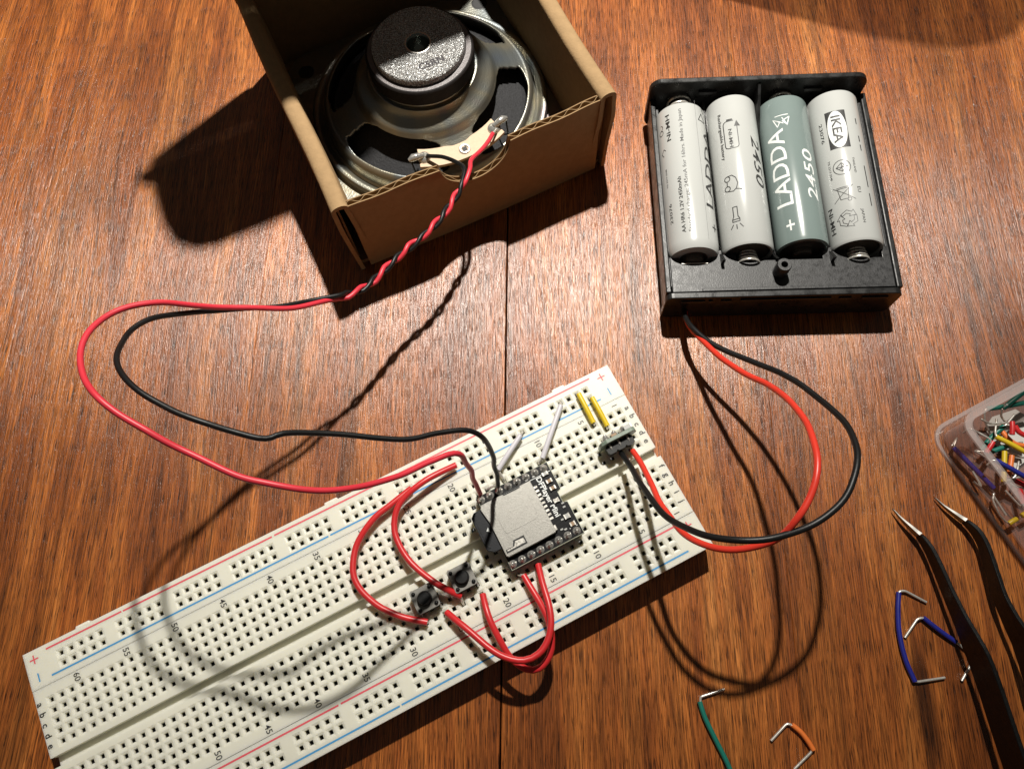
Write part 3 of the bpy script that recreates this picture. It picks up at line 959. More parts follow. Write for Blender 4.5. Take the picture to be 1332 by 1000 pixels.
# rolled side walls: an inner and an outer sheet joined by a rounded fold, open at the front end
for side in (0, 1):
    sec = []
    t_ = 1.25; w_ = 4.8
    for k in range(9):
        q = math.pi * k / 8
        sec.append((w_ / 2 - w_ / 2 * math.cos(q), BH - 1.4 + 1.5 * math.sin(q)))
    bul = [(w_ + 0.55, 24), (w_ + 0.9, 14), (w_ + 0.3, 5), (w_, 1.7)]
    outer = [(0.0, 0.3), (-0.15, 12), (-0.1, 24)] + sec + bul
    inner = []
    for i, (x, z) in enumerate(outer):
        a = Vector(outer[max(0, i - 1)]); b = Vector(outer[min(len(outer) - 1, i + 1)])
        d = (b - a).normalized(); nn = Vector((d.y, -d.x))
        inner.append((x + nn.x * t_, z + nn.y * t_))
    ring = outer + inner[::-1]
    if side:
        ring = [(BW - x, z) for x, z in ring]
    g = G(KT)
    m_ = len(ring)
    # sheets bow outwards a little along the length; front end is pinched shut at the bottom
    st = [0.0, 1.0, 4, 10, 20, 30, 40, 50, 60, 70, 80, BD]
    vs = []
    for y in st:
        for x, z in ring:
            bow = 0.35 * math.sin(y * 0.09) * (z / BH)
            pin = max(0, 1 - y / 9.0) * max(0, 1 - z / 22.0) * 2.6
            xx = x + (bow if not side else -bow)
            xx += pin * (1 if side == 0 else -1) * 0.4
            vs.append((xx, y + (0.5 * math.sin(z * 0.2)) * (y < 0.5), z))
    fs = []
    for i in range(len(st) - 1):
        for k in range(m_):
            fs.append((i * m_ + k, i * m_ + (k + 1) % m_, (i + 1) * m_ + (k + 1) % m_, (i + 1) * m_ + k))
    for k in range(len(outer) - 1):
        fs.append((k, k + 1, m_ - 2 - k, m_ - 1 - k))
        o_ = (len(st) - 1) * m_
        fs.append((o_ + k, o_ + m_ - 1 - k, o_ + m_ - 2 - k, o_ + k + 1))
    g.add(vs, fs)
    mesh_obj('side_wall', g, M['kraft'], bx, smooth=50)
    # dust flap folded inside the rolled wall
    g = G(KT)
    xs = 1.9 if side == 0 else BW - 1.9
    g.add([(xs - .3, 3.5, 2), (xs + .3, 3.5, 2), (xs + .3, 30, 2), (xs - .3, 30, 2), (xs - .3, 2.5, BH - 3), (xs + .3, 2.5, BH - 3), (xs + .3, 30, BH - 3), (xs - .3, 30, BH - 3)],
          [(0, 1, 5, 4), (1, 2, 6, 5), (2, 3, 7, 6), (3, 0, 4, 7), (4, 5, 6, 7), (0, 3, 2, 1)])
    mesh_obj('dust_flap', g, M['kraft_in'], bx)


def notch_h(x):
    r = 10.3; cx = 41.3
    if abs(x - cx) >= r: return BH - 1.6 + 0.25 * math.sin(x * 0.35)
    return min(BH - 1.6, BH - 1.6 - math.sqrt(r * r - (x - cx) ** 2) + 0.2)


def sheet(g, xs, yf, th, z0=0.4):
    """upright sheet following y = yf(x), its top edge following the notch"""
    vs = []
    for x in xs:
        y = yf(x); h = notch_h(x)
        vs += [(x, y, z0), (x, y + th, z0), (x, y + th, h), (x, y, h)]
    fs = []
    for i in range(len(xs) - 1):
        a = i * 4; b = a + 4
        for q in range(4):
            fs.append((a + q, a + (q + 1) % 4, b + (q + 1) % 4, b + q))
    fs += [(0, 1, 2, 3), (len(vs) - 4, len(vs) - 1, len(vs) - 2, len(vs) - 3)]
    g.add(vs, fs)


xs = [4.2 + 0.35 * i for i in range(int((BW - 8.4) / 0.35) + 1)]
bow = lambda x: 0.55 * math.sin((x - 4) / 76 * math.pi) * -1 + 0.3
g = G(KT); sheet(g, xs, lambda x: bow(x), 0.28)
fw = mesh_obj('front_wall', g, M['kraft'], bx, smooth=50)
g = G(KT); sheet(g, xs, lambda x: bow(x) + 1.75, 0.28)
mesh_obj('inner_liner', g, M['kraft_in'], fw, smooth=50)
g = G(KT); sheet(g, xs, lambda x: bow(x) + 0.98 + 0.60 * math.sin(x * 2 * math.pi / 4.6), 0.16)
mesh_obj('corrugation', g, M['kraft'], fw, smooth=50)
g = G(KT)
g.box(0.3, BW - 0.3, BD - 2.0, BD, 0.3, BH)
mesh_obj('back_wall', g, M['kraft_in'], bx, bevel=0.3)
# lid leaning back, then its tuck flap folded forwards with rounded corners
g = G(KT)
LZ = 111; LN = 92
g.add([(0.0, BD + .02, BH - 6), (BW, BD + .02, BH - 6), (BW, LN, LZ), (0.0, LN, LZ), (0.0, BD + 1.6, BH - 6), (BW, BD + 1.6, BH - 6), (BW, LN + 1.6, LZ), (0.0, LN + 1.6, LZ)],
      [(0, 3, 2, 1), (4, 5, 6, 7), (0, 1, 5, 4), (3, 7, 6, 2), (0, 4, 7, 3), (1, 2, 6, 5)])
lid = mesh_obj('lid', g, M['kraft_in'], bx, bevel=0.3)
g = G(KT)
fl = [(0.5, LN), (-3.8, 90.3), (-2.6, 87.5), (-0.6, 86.2), (-1.2, 80), (-1.5, 74), (-0.4, 68), (3.5, 63.8), (9, 62.2), (BW - 9, 62.2), (BW - 3.5, 63.8), (BW - 0.5, 68), (BW, 74), (BW, LN)]
g.prism(fl, LZ, LZ + 1.6)
mesh_obj('tuck_flap', g, M['kraft_in'], lid)

# ------------------------------------------------------------------ loudspeaker, magnet up
SC = Vector((42.2, 41.3, 0))


def ST(p):
    return KT(Vector((SC.x + p.x, SC.y + p.y, p.z)))


sp = thing('loudspeaker', 'round loudspeaker lying face down in the cardboard box, magnet up', 'loudspeaker', ST(Vector((0, 0, 1.6))))
# mounting plate with corner holes
bm = bmesh.new()
g = G(ST)
NR = 96
holes = [(sx * 31, sy * 31) for sx in (-1, 1) for sy in (-1, 1)]
HWID = 38.3
outer = []
for k in range(NR):
    a = 2 * math.pi * k / NR
    c, s = math.cos(a), math.sin(a)
    q = HWID / max(abs(c), abs(s)); q = min(q, 49.5)
    outer.append((q * c, q * s))
inner = [(36.4 * math.cos(2 * math.pi * k / NR), 36.4 * math.sin(2 * math.pi * k / NR)) for k in range(NR)]
vs = [(x, y, z) for z in (4.2, 5.2) for L_ in (outer, inner) for x, y in L_]
fs = []
for k in range(NR):
    j = (k + 1) % NR
    fs += [(2 * NR + k, 2 * NR + j, 3 * NR + j, 3 * NR + k), (k, NR + k, NR + j, j), (k, j, 2 * NR + j, 2 * NR + k)]
g.add(vs, fs)
plate = mesh_obj('mounting_plate', g, M['zinc'], sp, smooth=35)
for hx, hy in holes:
    g = G(ST); g.lathe([(2.6, 5.22), (2.3, 5.35), (2.0, 5.22)], 24, (hx, hy))
    g.lathe([(2.0, 5.23), (0, 5.23)], 24, (hx, hy))
    mesh_obj('screw_hole', g, M['slot_dark'] if True else M['zinc'], plate, smooth=60)
# basket
prof = [(37.2, 5.2), (37.0, 7.4), (36.6, 8.0), (35.9, 8.2), (35.0, 7.9), (34.4, 7.2), (33.9, 7.0), (33.2, 7.3), (32.9, 8.2), (32.7, 10.6), (32.2, 11.9), (31.4, 12.5), (30.8, 12.6),
        (29.5, 13.1), (27.0, 14.2), (25.0, 15.2), (23.0, 16.3), (21.9, 17.0), (21.4, 17.6), (21.0, 18.6), (20.6, 19.2), (20.0, 19.6), (19.0, 20.2), (17.6, 21.0), (16.6, 22.0), (16.2, 23.2), (15.0, 23.6)]
NA = 360
vs = []; fs = []


def win_half(r):
    """half angle in degrees of the window at radius r; windows are centred on the diagonals"""
    if r > 31.0 or r < 21.5: return 0
    rm = (31.0 + 21.5) / 2; hr = (31.0 - 21.5) / 2
    tt = abs(r - rm) / hr
    base = 31.5
    e = 1 - max(0, (tt - 0.55) / 0.45) ** 2.6 * 0.36
    # arms have near-parallel sides: 
    arm = 5.2
    return (45 - math.degrees(math.asin(arm / r))) * e


rr_ = []
for i in range(len(prof) - 1):
    r0, z0 = prof[i]; r1, z1 = prof[i + 1]
    nsub = 8 if 31.4 >= r0 > 21.5 else 1
    for k in range(nsub):
        t_ = k / nsub
        rr_.append((r0 + (r1 - r0) * t_, z0 + (z1 - z0) * t_))
rr_.append(prof[-1])
for r, z in rr_:
    for k in range(NA):
        a = 2 * math.pi * k / NA
        vs.append((r * math.cos(a), r * math.sin(a), z))
for i in range(len(rr_) - 1):
    rm = (rr_[i][0] + rr_[i + 1][0]) / 2
    wh = win_half(rm)
    for k in range(NA):
        ang = 360 * (k + 0.5) / NA
        dd = min(abs((ang - c + 180) % 360 - 180) for c in (45, 135, 225, 315))
        if wh and dd < wh:
            continue
        fs.append((i * NA + k, i * NA + (k + 1) % NA, (i + 1) * NA + (k + 1) % NA, (i + 1) * NA + k))
g = G(ST); g.add(vs, fs)
bk = mesh_obj('basket', g, M['zinc'], sp, smooth=40)
so = bk.modifiers.new('thick', 'SOLIDIFY'); so.thickness = 0.9 * S; so.offset = -1
# cone seen through the windows
g = G(ST)
pr = [(34.0, 4.2), (31.5, 6.0), (30.0, 8.4), (29.0, 7.9)]
pr += [(29.0 - 1.0 * k, 7.9 + 0.45 * k) for k in range(1, 15)]
pr += [(14.0, 14.6), (13.8, 20.0)]
g.lathe(pr, 96)
mesh_obj('cone', g, M['cone'], sp, smooth=50)
g = G(ST); g.lathe([(13.9, 14.5), (18.5, 14.5), (19.3, 15.0), (19.4, 17.0)], 96)
mesh_obj('suspension', g, M['cone'], sp, smooth=50)
g = G(ST); g.lathe([(34.8, 1.7), (37.5, 1.7), (37.5, 4.19), (33.5, 4.19), (33.5, 2.0)], 96)
mesh_obj('gasket', g, M['magnet'], sp, smooth=40)
# magnet stack
g = G(ST); g.lathe([(15.0, 23.4), (15.1, 23.7), (14.9, 24.6), (0, 24.6)], 96)
mesh_obj('lower_plate', g, M['zinc'], sp, smooth=30)
g = G(ST); g.lathe([(0, 24.62), (15.3, 24.62), (15.7, 25.0), (15.7, 29.5), (15.4, 29.9), (15.2, 30.0), (13.0, 30.0)], 96)
mg = mesh_obj('magnet_ring', g, M['magnet'], sp, smooth=30)
g = G(ST); g.lathe([(14.95, 30.02), (15.0, 30.05), (14.0, 30.08), (13.6, 30.1)], 96)
mesh_obj('magnet_face', g, pm('ferrite_face', (0.16, 0.14, 0.14), 0.4, var=0.2, vscale=900, bump=0.4), mg, smooth=30)
g = G(ST); g.lathe([(13.4, 30.0), (13.4, 31.9), (13.15, 32.3), (3.7, 32.3), (3.4, 32.15), (3.1, 31.2), (2.4, 29.2), (1.2, 28.4), (0, 28.3)], 96)
tp = mesh_obj('back_plate', g, M['sparkle'], sp, smooth=30)
g = G(ST); g.lathe([(3.68, 32.32), (3.35, 32.20), (3.05, 31.25), (2.35, 29.25), (1.2, 28.47), (0, 28.38)], 40)
mesh_obj('vent_hole', g, pm('vent_steel', (0.20, 0.22, 0.20), 0.25, metal=0.9), tp, smooth=60)
g = G(ST); g.lathe([(3.4, 32.34), (3.6, 32.42), (3.85, 32.34)], 40); mesh_obj('vent_rim', g, M['tin'], tp, smooth=60)
vs, fs, w = text2d('C5RN', True)
k = 7.6 / w
g = G(ST)
g.add([(-3.2 + x * k, -9.3 + y * k, 32.36) for x, y in vs], fs)
mesh_obj('stamp_print', g, pm('stamp_ink', (0.06, 0.055, 0.06), 0.8, spec=0.2, var=0.9, vscale=2500), tp, fix=False)
# terminal strip on the front arm
g = G(ST)
pts = []
R1, R2 = 24.6, 30.8
for k in range(13):
    a = math.radians(270 - 26 + 52 * k / 12)
    pts.append((R2 * math.cos(a), R2 * math.sin(a)))
for k in range(13):
    a = math.radians(270 + 29 - 58 * k / 12)
    pts.append((R1 * math.cos(a), R1 * math.sin(a) - (0.6 if 4 < k < 8 else 0)))
g.prism(pts, 15.9, 17.0)
ts = mesh_obj('terminal_strip', g, M['fibre'], sp, bevel=0.15)
g = G(ST); g.lathe([(1.0, 17.02), (1.05, 17.3), (1.5, 17.45), (1.75, 17.3), (1.8, 17.02)], 24, (0.6, -27.8))
mesh_obj('rivet', g, M['tin'], ts, smooth=60)
g = G(ST); g.box(-0.1, 1.3, -28.5, -27.1, 17.01, 17.06)
mesh_obj('rivet_hole', g, M['slot_dark'], ts)
for s_ in (-1, 1):
    a = math.radians(270 + s_ * 24)
    cx, cy = 27.6 * math.cos(a), 27.6 * math.sin(a)
    g = G(ST)
    g.lathe([(2.0, 17.02), (1.9, 17.4), (1.2, 17.9), (0.5, 18.3), (0, 18.35)], 18, (cx, cy))
    mesh_obj('solder_blob', g, M['solder'], ts, smooth=60)
    ox = s_ * math.cos(math.radians(20 * s_)); oy = 0.25 if s_ > 0 else 0.05
    g = G(ST); g.tube([(cx, cy, 18.0), (cx + s_ * 1.6, cy + oy, 18.6), (cx + s_ * 3.2, cy + oy * 2, 18.8), (cx + s_ * 4.5, cy + oy * 3, 18.3)], [0.7, 1.0, 1.15, 0.6], 12)
    mesh_obj('terminal_lug', g, M['solder'], ts, smooth=60)
    g = G(ST); g.tube([(cx + s_ * 4, cy, 18), (cx + s_ * 3.8, cy - 1.5, 14), (cx + s_ * 2.0, cy + 3, 9)], 0.25, 6)
    mesh_obj('voice_coil_lead', g, M['black_wire'], ts, smooth=60)

# ------------------------------------------------------------------ battery holder
BR = math.radians(0.6)
QO = Vector((42.9, 19.8, 0)); QX = Vector((math.cos(BR), math.sin(BR), 0)); QY = Vector((-math.sin(BR), math.cos(BR), 0))


def QT(p):
    return QO + QX * p.x + QY * p.y + Vector((0, 0, p.z))


HWd, HD = 64.3, 67.8
RZ = 13.0
bh = thing('battery_holder', 'open black plastic four cell battery holder with raised far edge', 'battery holder', QT(Vector((31, 34, 0))))
g = G(QT); g.prism(rrect(1.6, HWd - 1.6, 2.0, HD - 1.5, 2.5), 0.0, 1.2); mesh_obj('floor', g, M['black_abs'], bh)
for x0, x1 in ((0, 1.6), (HWd - 1.6, HWd)):
    lean = 0.7 if x0 == 0 else -0.7
    g = G(QT)
    g.add([(x0 + lean, 1.8, 0.4), (x1 + lean, 1.8, 0.4), (x1, 1.8, RZ), (x0, 1.8, RZ), (x0 + lean, HD - 1.6, 0.4), (x1 + lean, HD - 1.6, 0.4), (x1, HD - 1.6, RZ), (x0, HD - 1.6, RZ)],
          [(0, 1, 2, 3), (4, 7, 6, 5), (3, 2, 6, 7), (0, 4, 5, 1), (0, 3, 7, 4), (1, 5, 6, 2)])
    mesh_obj('side_wall', g, M['black_abs'], bh, bevel=0.35)
    g = G(QT)                                      # groove line inside the rim
    xa = x1 + 0.05 if x0 == 0 else x0 - 0.85
    g.box(xa, xa + 0.8, 4, HD - 3, RZ - 2.0, RZ - 0.9)
    mesh_obj('inner_rim', g, M['black_plate'], bh, bevel=0.12)
g = G(QT)
g.prism(rrect(0.0, HWd, 0.5, RZ, 2.2), 0.0, 1.8, axis='y'); g2 = None
nw = mesh_obj('near_wall', g, M['black_abs'], bh, bevel=0.25)
for (a, b, zz) in ((4.2, 10.8, 11.4), (11.8, 12.9, 11.4), (15.2, 18.0, 11.4), (20.5, 45, 11.7), (47.3, 50.6, 11.4), (53.5, 60.5, 11.4)):
    g = G(QT); g.box(a, b, -0.45, -0.01, zz - 0.6, zz)
    mesh_obj('clip_ledge', g, M['black_plate'], nw)
# far flange, taller, rounded upper corners
g = G(QT); g.prism(rrect(-0.6, HWd - 1.2, 0.5, 20.2, 3.6, 8), HD - 1.7, HD, axis='y')
fe = mesh_obj('far_wall', g, M['black_abs'], bh, bevel=0.3)
for a in (14.5, 45.5):
    g = G(QT); g.prism([(a, HD - 1.71), (a - 0.4, HD - 2.5), (a + 4.6, HD - 2.5), (a + 5, HD - 1.71)], 15.4, 16.5)
    mesh_obj('clip_ledge', g, M['black_plate'], fe)
# near deck plate with notched far edge
ep = [(1.9, 2.0), (HWd - 1.9, 2.0), (HWd - 1.9, 14.6), (HWd - 4.0, 14.6), (HWd - 4.0, 11.2), (50.8, 11.2), (50.8, 14.6), (47.8, 14.6), (47.8, 13.4), (46.8, 13.4), (46.8, 14.6), (44.0, 14.6), (44.0, 11.2),
      (20.2, 11.2), (20.2, 14.6), (17.4, 14.6), (17.4, 13.2), (16.4, 13.2), (16.4, 14.6), (13.4, 14.6), (13.4, 11.2), (4.4, 11.2), (4.4, 14.6), (1.9, 14.6)]
g = G(QT); g.prism(ep, RZ - 1.7, RZ - 0.25)
dk = mesh_obj('deck_plate', g, M['black_plate'], bh, bevel=0.15)
g = G(QT); g.lathe([(2.0, RZ - 0.26), (2.0, RZ + 4.2), (1.8, RZ + 4.5), (0.95, RZ + 4.5), (0.9, RZ + 4.3), (0.9, RZ + 2.5), (0, RZ + 2.5)], 32, (31.6, 7.2))
mesh_obj('screw_post', g, M['black_plate'], bh, smooth=35)
g = G(QT); g.box(10.0, HWd - 2.2, 1.95, 2.8, RZ - 0.24, RZ + 0.15)
mesh_obj('deck_lip', g, M['black_plate'], bh, bevel=0.1)
# dividers between the cells
for (x, ya, yb, zt) in ((16.2, 10, 18, 15.6), (31.3, 11, 16, 14.0), (46.35, 10, 18, 15.6), (16.2, 56, 66, 12), (31.3, 50, 66, 19.0), (46.35, 56, 66, 12)):
    g = G(QT)
    up = ya < 30
    g.add([(x - .45, ya, 1.2), (x + .45, ya, 1.2), (x + .45, yb, 1.2), (x - .45, yb, 1.2),
           (x - .45, ya, zt if up else 10), (x + .45, ya, zt if up else 10), (x + .45, yb, 9 if up else zt), (x - .45, yb, 9 if up else zt)],
          [(0, 3, 2, 1), (4, 5, 6, 7), (0, 1, 5, 4), (2, 3, 7, 6), (1, 2, 6, 5), (3, 0, 4, 7)])
    mesh_obj('divider', g, M['black_abs'], bh, bevel=0.15)


def spring(cx, cz, y0, y1, r0, r1, turns, name='contact_spring'):
    pts = []
    n_ = int(turns * 16)
    for i in range(n_ + 1):
        t_ = i / n_; a = 2 * math.pi * turns * t_
        r = r0 + (r1 - r0) * t_
        pts.append((cx + r * math.cos(a), y0 + (y1 - y0) * t_, cz + r * math.sin(a)))
    g = G(QT); g.tube(pts, 0.33, 6)
    return mesh_obj(name, g, M['tin'], bh, smooth=60)


BC = [8.6, 23.7, 38.9, 53.8]
BZ = 11.8; RB = 7.2
for i in (1, 3):
    spring(BC[i], BZ + 0.1, 10.4, 14.0, 2.9, 2.1, 3.6)
    g = G(QT); g.box(BC[i] - 3, BC[i] + 3, 9.9, 10.2, 4, RZ - 1.8); mesh_obj('contact_plate', g, M['tin'], bh)
for i in (0, 2):
    g = G(QT); g.box(BC[i] - 3.6, BC[i] + 3.6, 10.4, 10.7, 4.5, RZ - 0.3 + (0.4 if i == 0 else 0)); mesh_obj('contact_plate', g, M['tin'], bh)
    spring(BC[i], BZ, 65.6, 61.0, 3.6, 2.4, 3)
for i in (1, 3):
    g = G(QT); g.box(BC[i] - 3.6, BC[i] + 3.6, 64.6, 64.9, 4.5, 12.5); mesh_obj('contact_plate', g, M['tin'], bh)
g = G(QT); g.box(BC[3] - 3.2, BC[3] + 1.4, 12.3, 12.55, RZ - 2, RZ + 0.2); mesh_obj('contact_plate', g, M['tin'], bh)

# ------------------------------------------------------------------ batteries
YS = [(11.6, 60.4), (13.0, 62.6), (13.2, 61.8), (13.2, 63.0)]


def bat_hit(i, u, v):
    """where the ray through pixel (u, v) meets battery i: (y along it, arc length from its top, + to the right)"""
    d = RW[0] * ((u - 666) / FPX) + RW[1] * ((v - 500) / FPX) + RW[2]
    o = CW - QO
    ox, oy, oz = o.dot(QX) - BC[i], o.dot(QY), o.z - BZ
    dx, dy, dz = d.dot(QX), d.dot(QY), d.z
    a = dx * dx + dz * dz; b = ox * dx + oz * dz; c = ox * ox + oz * oz - RB * RB
    disc = b * b - a * c
    if disc < 0: disc = 0
    t_ = (-b - math.sqrt(disc)) / a
    return oy + dy * t_, math.atan2(ox + dx * t_, oz + dz * t_) * RB


def wrap(i, vs2, off=0.03):
    """(y, arc) -> point on the skin of battery i (holder coordinates)"""
    out = []
    for y, s in vs2:
        q = s / RB
        out.append((BC[i] + (RB + off) * math.sin(q), y, BZ + (RB + off) * math.cos(q)))
    return out


def bat_print(i, g, vs, fs, p0, ex, k, off=0.03):
    """2D shape (x, y) scaled by k, x along unit vector ex in (y, arc) space, origin p0"""
    vs, fs = slice2d([(x * k, y * k) for x, y in vs], fs, 0.55)
    ey = (ex[1], -ex[0])                       # letters stand to the left of their reading direction
    pts = [(p0[0] + ex[0] * x + ey[0] * y, p0[1] + ex[1] * x + ey[1] * y) for x, y in vs]
    g.add(wrap(i, pts, off), fs)


def bat_text(i, g, s, a, b, h=None, bold=False, shear=0.0):
    pa = bat_hit(i, *a); pb = bat_hit(i, *b)
    d = (pb[0] - pa[0], 0.0 if abs(pb[1] - pa[1]) < 1.2 else (pb[1] - pa[1]))
    L_ = math.hypot(*d); ex = (d[0] / L_, d[1] / L_)
    vs, fs, w = text2d(s, bold, shear)
    k = L_ / w
    if h:                                      # set letter height on its own
        f = h / 0.72 / k
        vs = [(x, y * f) for x, y in vs]
    bat_print(i, g, vs, fs, pa, ex, k)


bats = []
labs = ['pale grey battery with small printed lines, leftmost in the battery holder',
        'pale grey battery with car and torch symbols, second from the left in the battery holder',
        'grey-green battery with white lettering, third in the battery holder',
        'pale grey battery with an oval logo and recycling symbols, rightmost in the battery holder']
for i in range(4):
    y0, y1 = YS[i]
    flip = i in (0, 2)                         # positive end towards the viewer
    skin = M['batt_green'] if i == 2 else M['batt_white']
    t = thing('battery', labs[i], 'battery', QT(Vector((BC[i], (y0 + y1) / 2, BZ - RB))), 'four cells in the battery holder')
    g = G(lambda p, i=i: QT(Vector((BC[i] + p.x, p.z, BZ + p.y))))
    if i == 0:
        near = [(0, y0 + 1.2), (3.0, y0 + 1.2), (5.6, y0 + 0.9), (6.6, y0 + 1.1), (7.05, y0 + 2.2), (RB, y0 + 3.8)]
    elif i == 2:
        near = [(5.9, y0 + 0.9), (6.3, y0 + 0.6), (7.0, y0 + 0.9), (RB, y0 + 2.0)]
    else:
        near = [(6.1, y0 + 1.1), (6.2, y0 + 0.5), (6.8, y0 + 0.3), (RB, y0 + 1.0)]
    g.lathe(near + [(RB, y1 - 0.9), (6.95, y1 - 0.3), (6.2, y1 - 0.1), (5.6, y1 - 0.5)], 64)
    mesh_obj('casing', g, skin, t, smooth=35)
    g = G(lambda p, i=i: QT(Vector((BC[i] + p.x, p.z, BZ + p.y))))
    if flip:
        g.lathe([(6.1, y0 + 1.0), (5.5, y0 + 1.3), (3.2, y0 + 1.3), (2.7, y0 + 1.0), (2.6, y0 - 0.3), (2.2, y0 - 0.6), (0, y0 - 0.6)] if i == 2 else
                [(4.0, y0 + 1.1), (2.9, y0 + 1.1), (2.7, y0 - 0.3), (2.2, y0 - 0.6), (0, y0 - 0.6)], 48)
    else:
        g.lathe([(6.15, y0 + 1.2), (5.6, y0 + 1.2), (5.3, y0 + 0.8), (0, y0 + 0.7)], 48)
    mesh_obj('terminal', g, M['batt_end'], t, smooth=35)
    g = G(lambda p, i=i: QT(Vector((BC[i] + p.x, p.z, BZ + p.y))))
    g.lathe([(5.7, y1 - 0.4), (2.8, y1 - 0.35), (2.7, y1 + 0.9), (0, y1 + 0.9)] if not flip else [(5.7, y1 - 0.4), (0, y1 - 0.3)], 48)
    mesh_obj('terminal', g, M['batt_end'], t, smooth=35)
    bats.append(t)


def Z1(x, y): return (850 + x / 4.0, 100 + y / 4.0)
def Z2(x, y): return (990 + x / 4.0, 100 + y / 4.0)


# battery 1
g = G(QT)
bat_text(0, g, 'Ni-MH', Z1(92, 330), Z1(82, 195), 1.35, True)
bat_text(0, g, '23076', Z1(104, 765), Z1(94, 660), 1.0)
bat_text(0, g, 'AA HR6 1.2V 2450mAh', Z1(170, 808), Z1(150, 515), 1.05, True)
bat_text(0, g, 'Standard charge: 245mA for 16hrs. Made in Japan', Z1(205, 802), Z1(150, 165), 1.05)
bat_text(0, g, '+', Z1(330, 820), Z1(325, 780), 3.0)
bat_text(0, g, 'LADDA', Z1(312, 695), Z1(285, 300), 3.4, False, 0.0)
a_ = bat_hit(0, *Z1(262, 245))
vs, fs = ribbon([(0, 0), (2.6, 1.4), (0, 2.8), (0, 0)], 0.28); bat_print(0, g, vs, fs, a_, (1, 0), 1)
vs, fs = ribbon([(3.2, 0.2), (4.8, 1.0)], 0.28); bat_print(0, g, vs, fs, a_, (1, 0), 1)
a_ = bat_hit(0, *Z1(42, 300))
vs, fs = ribbon(circle2d(0, 0, 0.8, 14) + circle2d(1.7, 0, 0.8, 14)[7:], 0.2); bat_print(0, g, vs, fs, a_, (1, 0), 1)
a_ = bat_hit(0, *Z1(56, 420))
vs, fs = ribbon([(0, 0), (1.2, 0.8), (2.4, -0.2), (1.6, -0.9)], 0.2); bat_print(0, g, vs, fs, a_, (1, 0), 1)
bat_text(0, g, 'TIS 2217-2548', Z1(78, 580), Z1(72, 480), 0.55)
mesh_obj('label_print', g, M['black_print'], bats[0], fix=False)
g = G(QT)
pa = bat_hit(0, *Z1(215, 160))
vs, fs = ribbon([(0, 0), (46, 0)], 0.09); bat_print(0, g, vs, fs, (YS[0][0] + 3.5, pa[1]), (1, 0), 1)
mesh_obj('wrapper_seam', g, M['grey_print'], bats[0], fix=False)
# battery 2
g = G(QT)
bat_text(1, g, 'Rechargeable battery', Z1(333, 205), Z1(352, 445), 0.95, True)
bat_text(1, g, 'Ni-MH', Z1(388, 275), Z1(400, 368), 1.0, True)
bat_text(1, g, '2450', Z1(505, 305), Z1(545, 570), 3.2, False, 0.25)
c0 = bat_hit(1, *Z1(403, 300)); k = 1.0
rc = [(4.6, -0.4), (4.6, -1.1), (4.3, -1.7), (3.7, -1.9), (-3.6, -1.9), (-4.3, -1.6), (-4.6, -1.0), (-4.6, 1.0)]
rc2 = [(4.6, -0.4), (4.6, 1.1), (4.3, 1.7), (3.7, 1.9), (-2.6, 1.9)]
vs, fs = ribbon(rc2, 0.22); bat_print(1, g, vs, fs, c0, (-1, 0), 1)
vs, fs = ribbon(rc, 0.26); bat_print(1, g, vs, fs, c0, (-1, 0), 1)
vs, fs = ribbon([(-5.0, -0.7), (-5.0, 0.7)], 0.55); bat_print(1, g, vs, fs, c0, (-1, 0), 1)
vs, fs = [(-4.6, 1.9), (-2.6, 1.1), (-2.6, 2.8)], [(0, 1, 2)]; bat_print(1, g, vs, fs, c0, (-1, 0), 1)
c0 = bat_hit(1, *Z1(408, 555))
for shp in (circle2d(-1.7, -1.2, 0.8, 14), circle2d(1.4, -1.4, 0.8, 14), [(-2.5, -1.3), (-2.6, 0.2), (-1.6, 1.2), (0.2, 1.6), (1.8, 1.1), (2.6, 0.2), (2.3, -1.2)], [(-0.9, -1.3), (0.6, -1.4)], [(2.0, 1.0), (2.3, 2.2)], circle2d(2.3, 2.4, 0.2, 6)):
    vs, fs = ribbon(shp, 0.26); bat_print(1, g, vs, fs, c0, (-1, 0), 1)
c0 = bat_hit(1, *Z1(428, 720))
for shp in ([(-2.6, -0.6), (0.4, -0.6), (1.2, -1.0), (2.0, -1.0), (2.0, 1.0), (1.2, 1.0), (0.4, 0.6), (-2.6, 0.6), (-2.6, -0.6)], [(1.3, -1.0), (1.3, 1.0)], [(2.8, -0.9), (4.0, -1.7)], [(3.0, 0), (4.3, 0)], [(2.8, 0.9), (4.0, 1.7)]):
    vs, fs = ribbon(shp, 0.26); bat_print(1, g, vs, fs, c0, (-1, 0), 1)
mesh_obj('label_print', g, M['black_print'], bats[1], fix=False)
# battery 3
g = G(QT)
bat_text(2, g, '+', Z2(190, 790), Z2(182, 735), 3.4)
bat_text(2, g, 'LADDA', Z2(170, 660), Z2(132, 262), 5.0)
bat_text(2, g, '2450', Z2(298, 650), Z2(262, 390), 3.3, False, 0.15)
c0 = bat_hit(2, *Z2(108, 238))
for shp in ([(0, 0.2), (2.6, 1.2), (2.6, -0.6), (0, 0.2)],):
    pass
for shp in ([(-1.4, 1.6), (1.9, 2.8), (0.2, 0.7), (-1.4, 1.6)], [(1.9, 2.8), (-0.4, -0.4)], [(1.9, -2.5), (-1.2, -1.6), (0.6, -0.2), (1.9, -2.5)], [(-1.2, -1.6), (1.9, -0.2)], [(2.9, -2.2), (2.9, 2.0)]):
    vs, fs = ribbon(shp, 0.30); bat_print(2, g, vs, fs, c0, (1, 0), 0.85)
mesh_obj('label_print', g, M['white_print'], bats[2], fix=False)
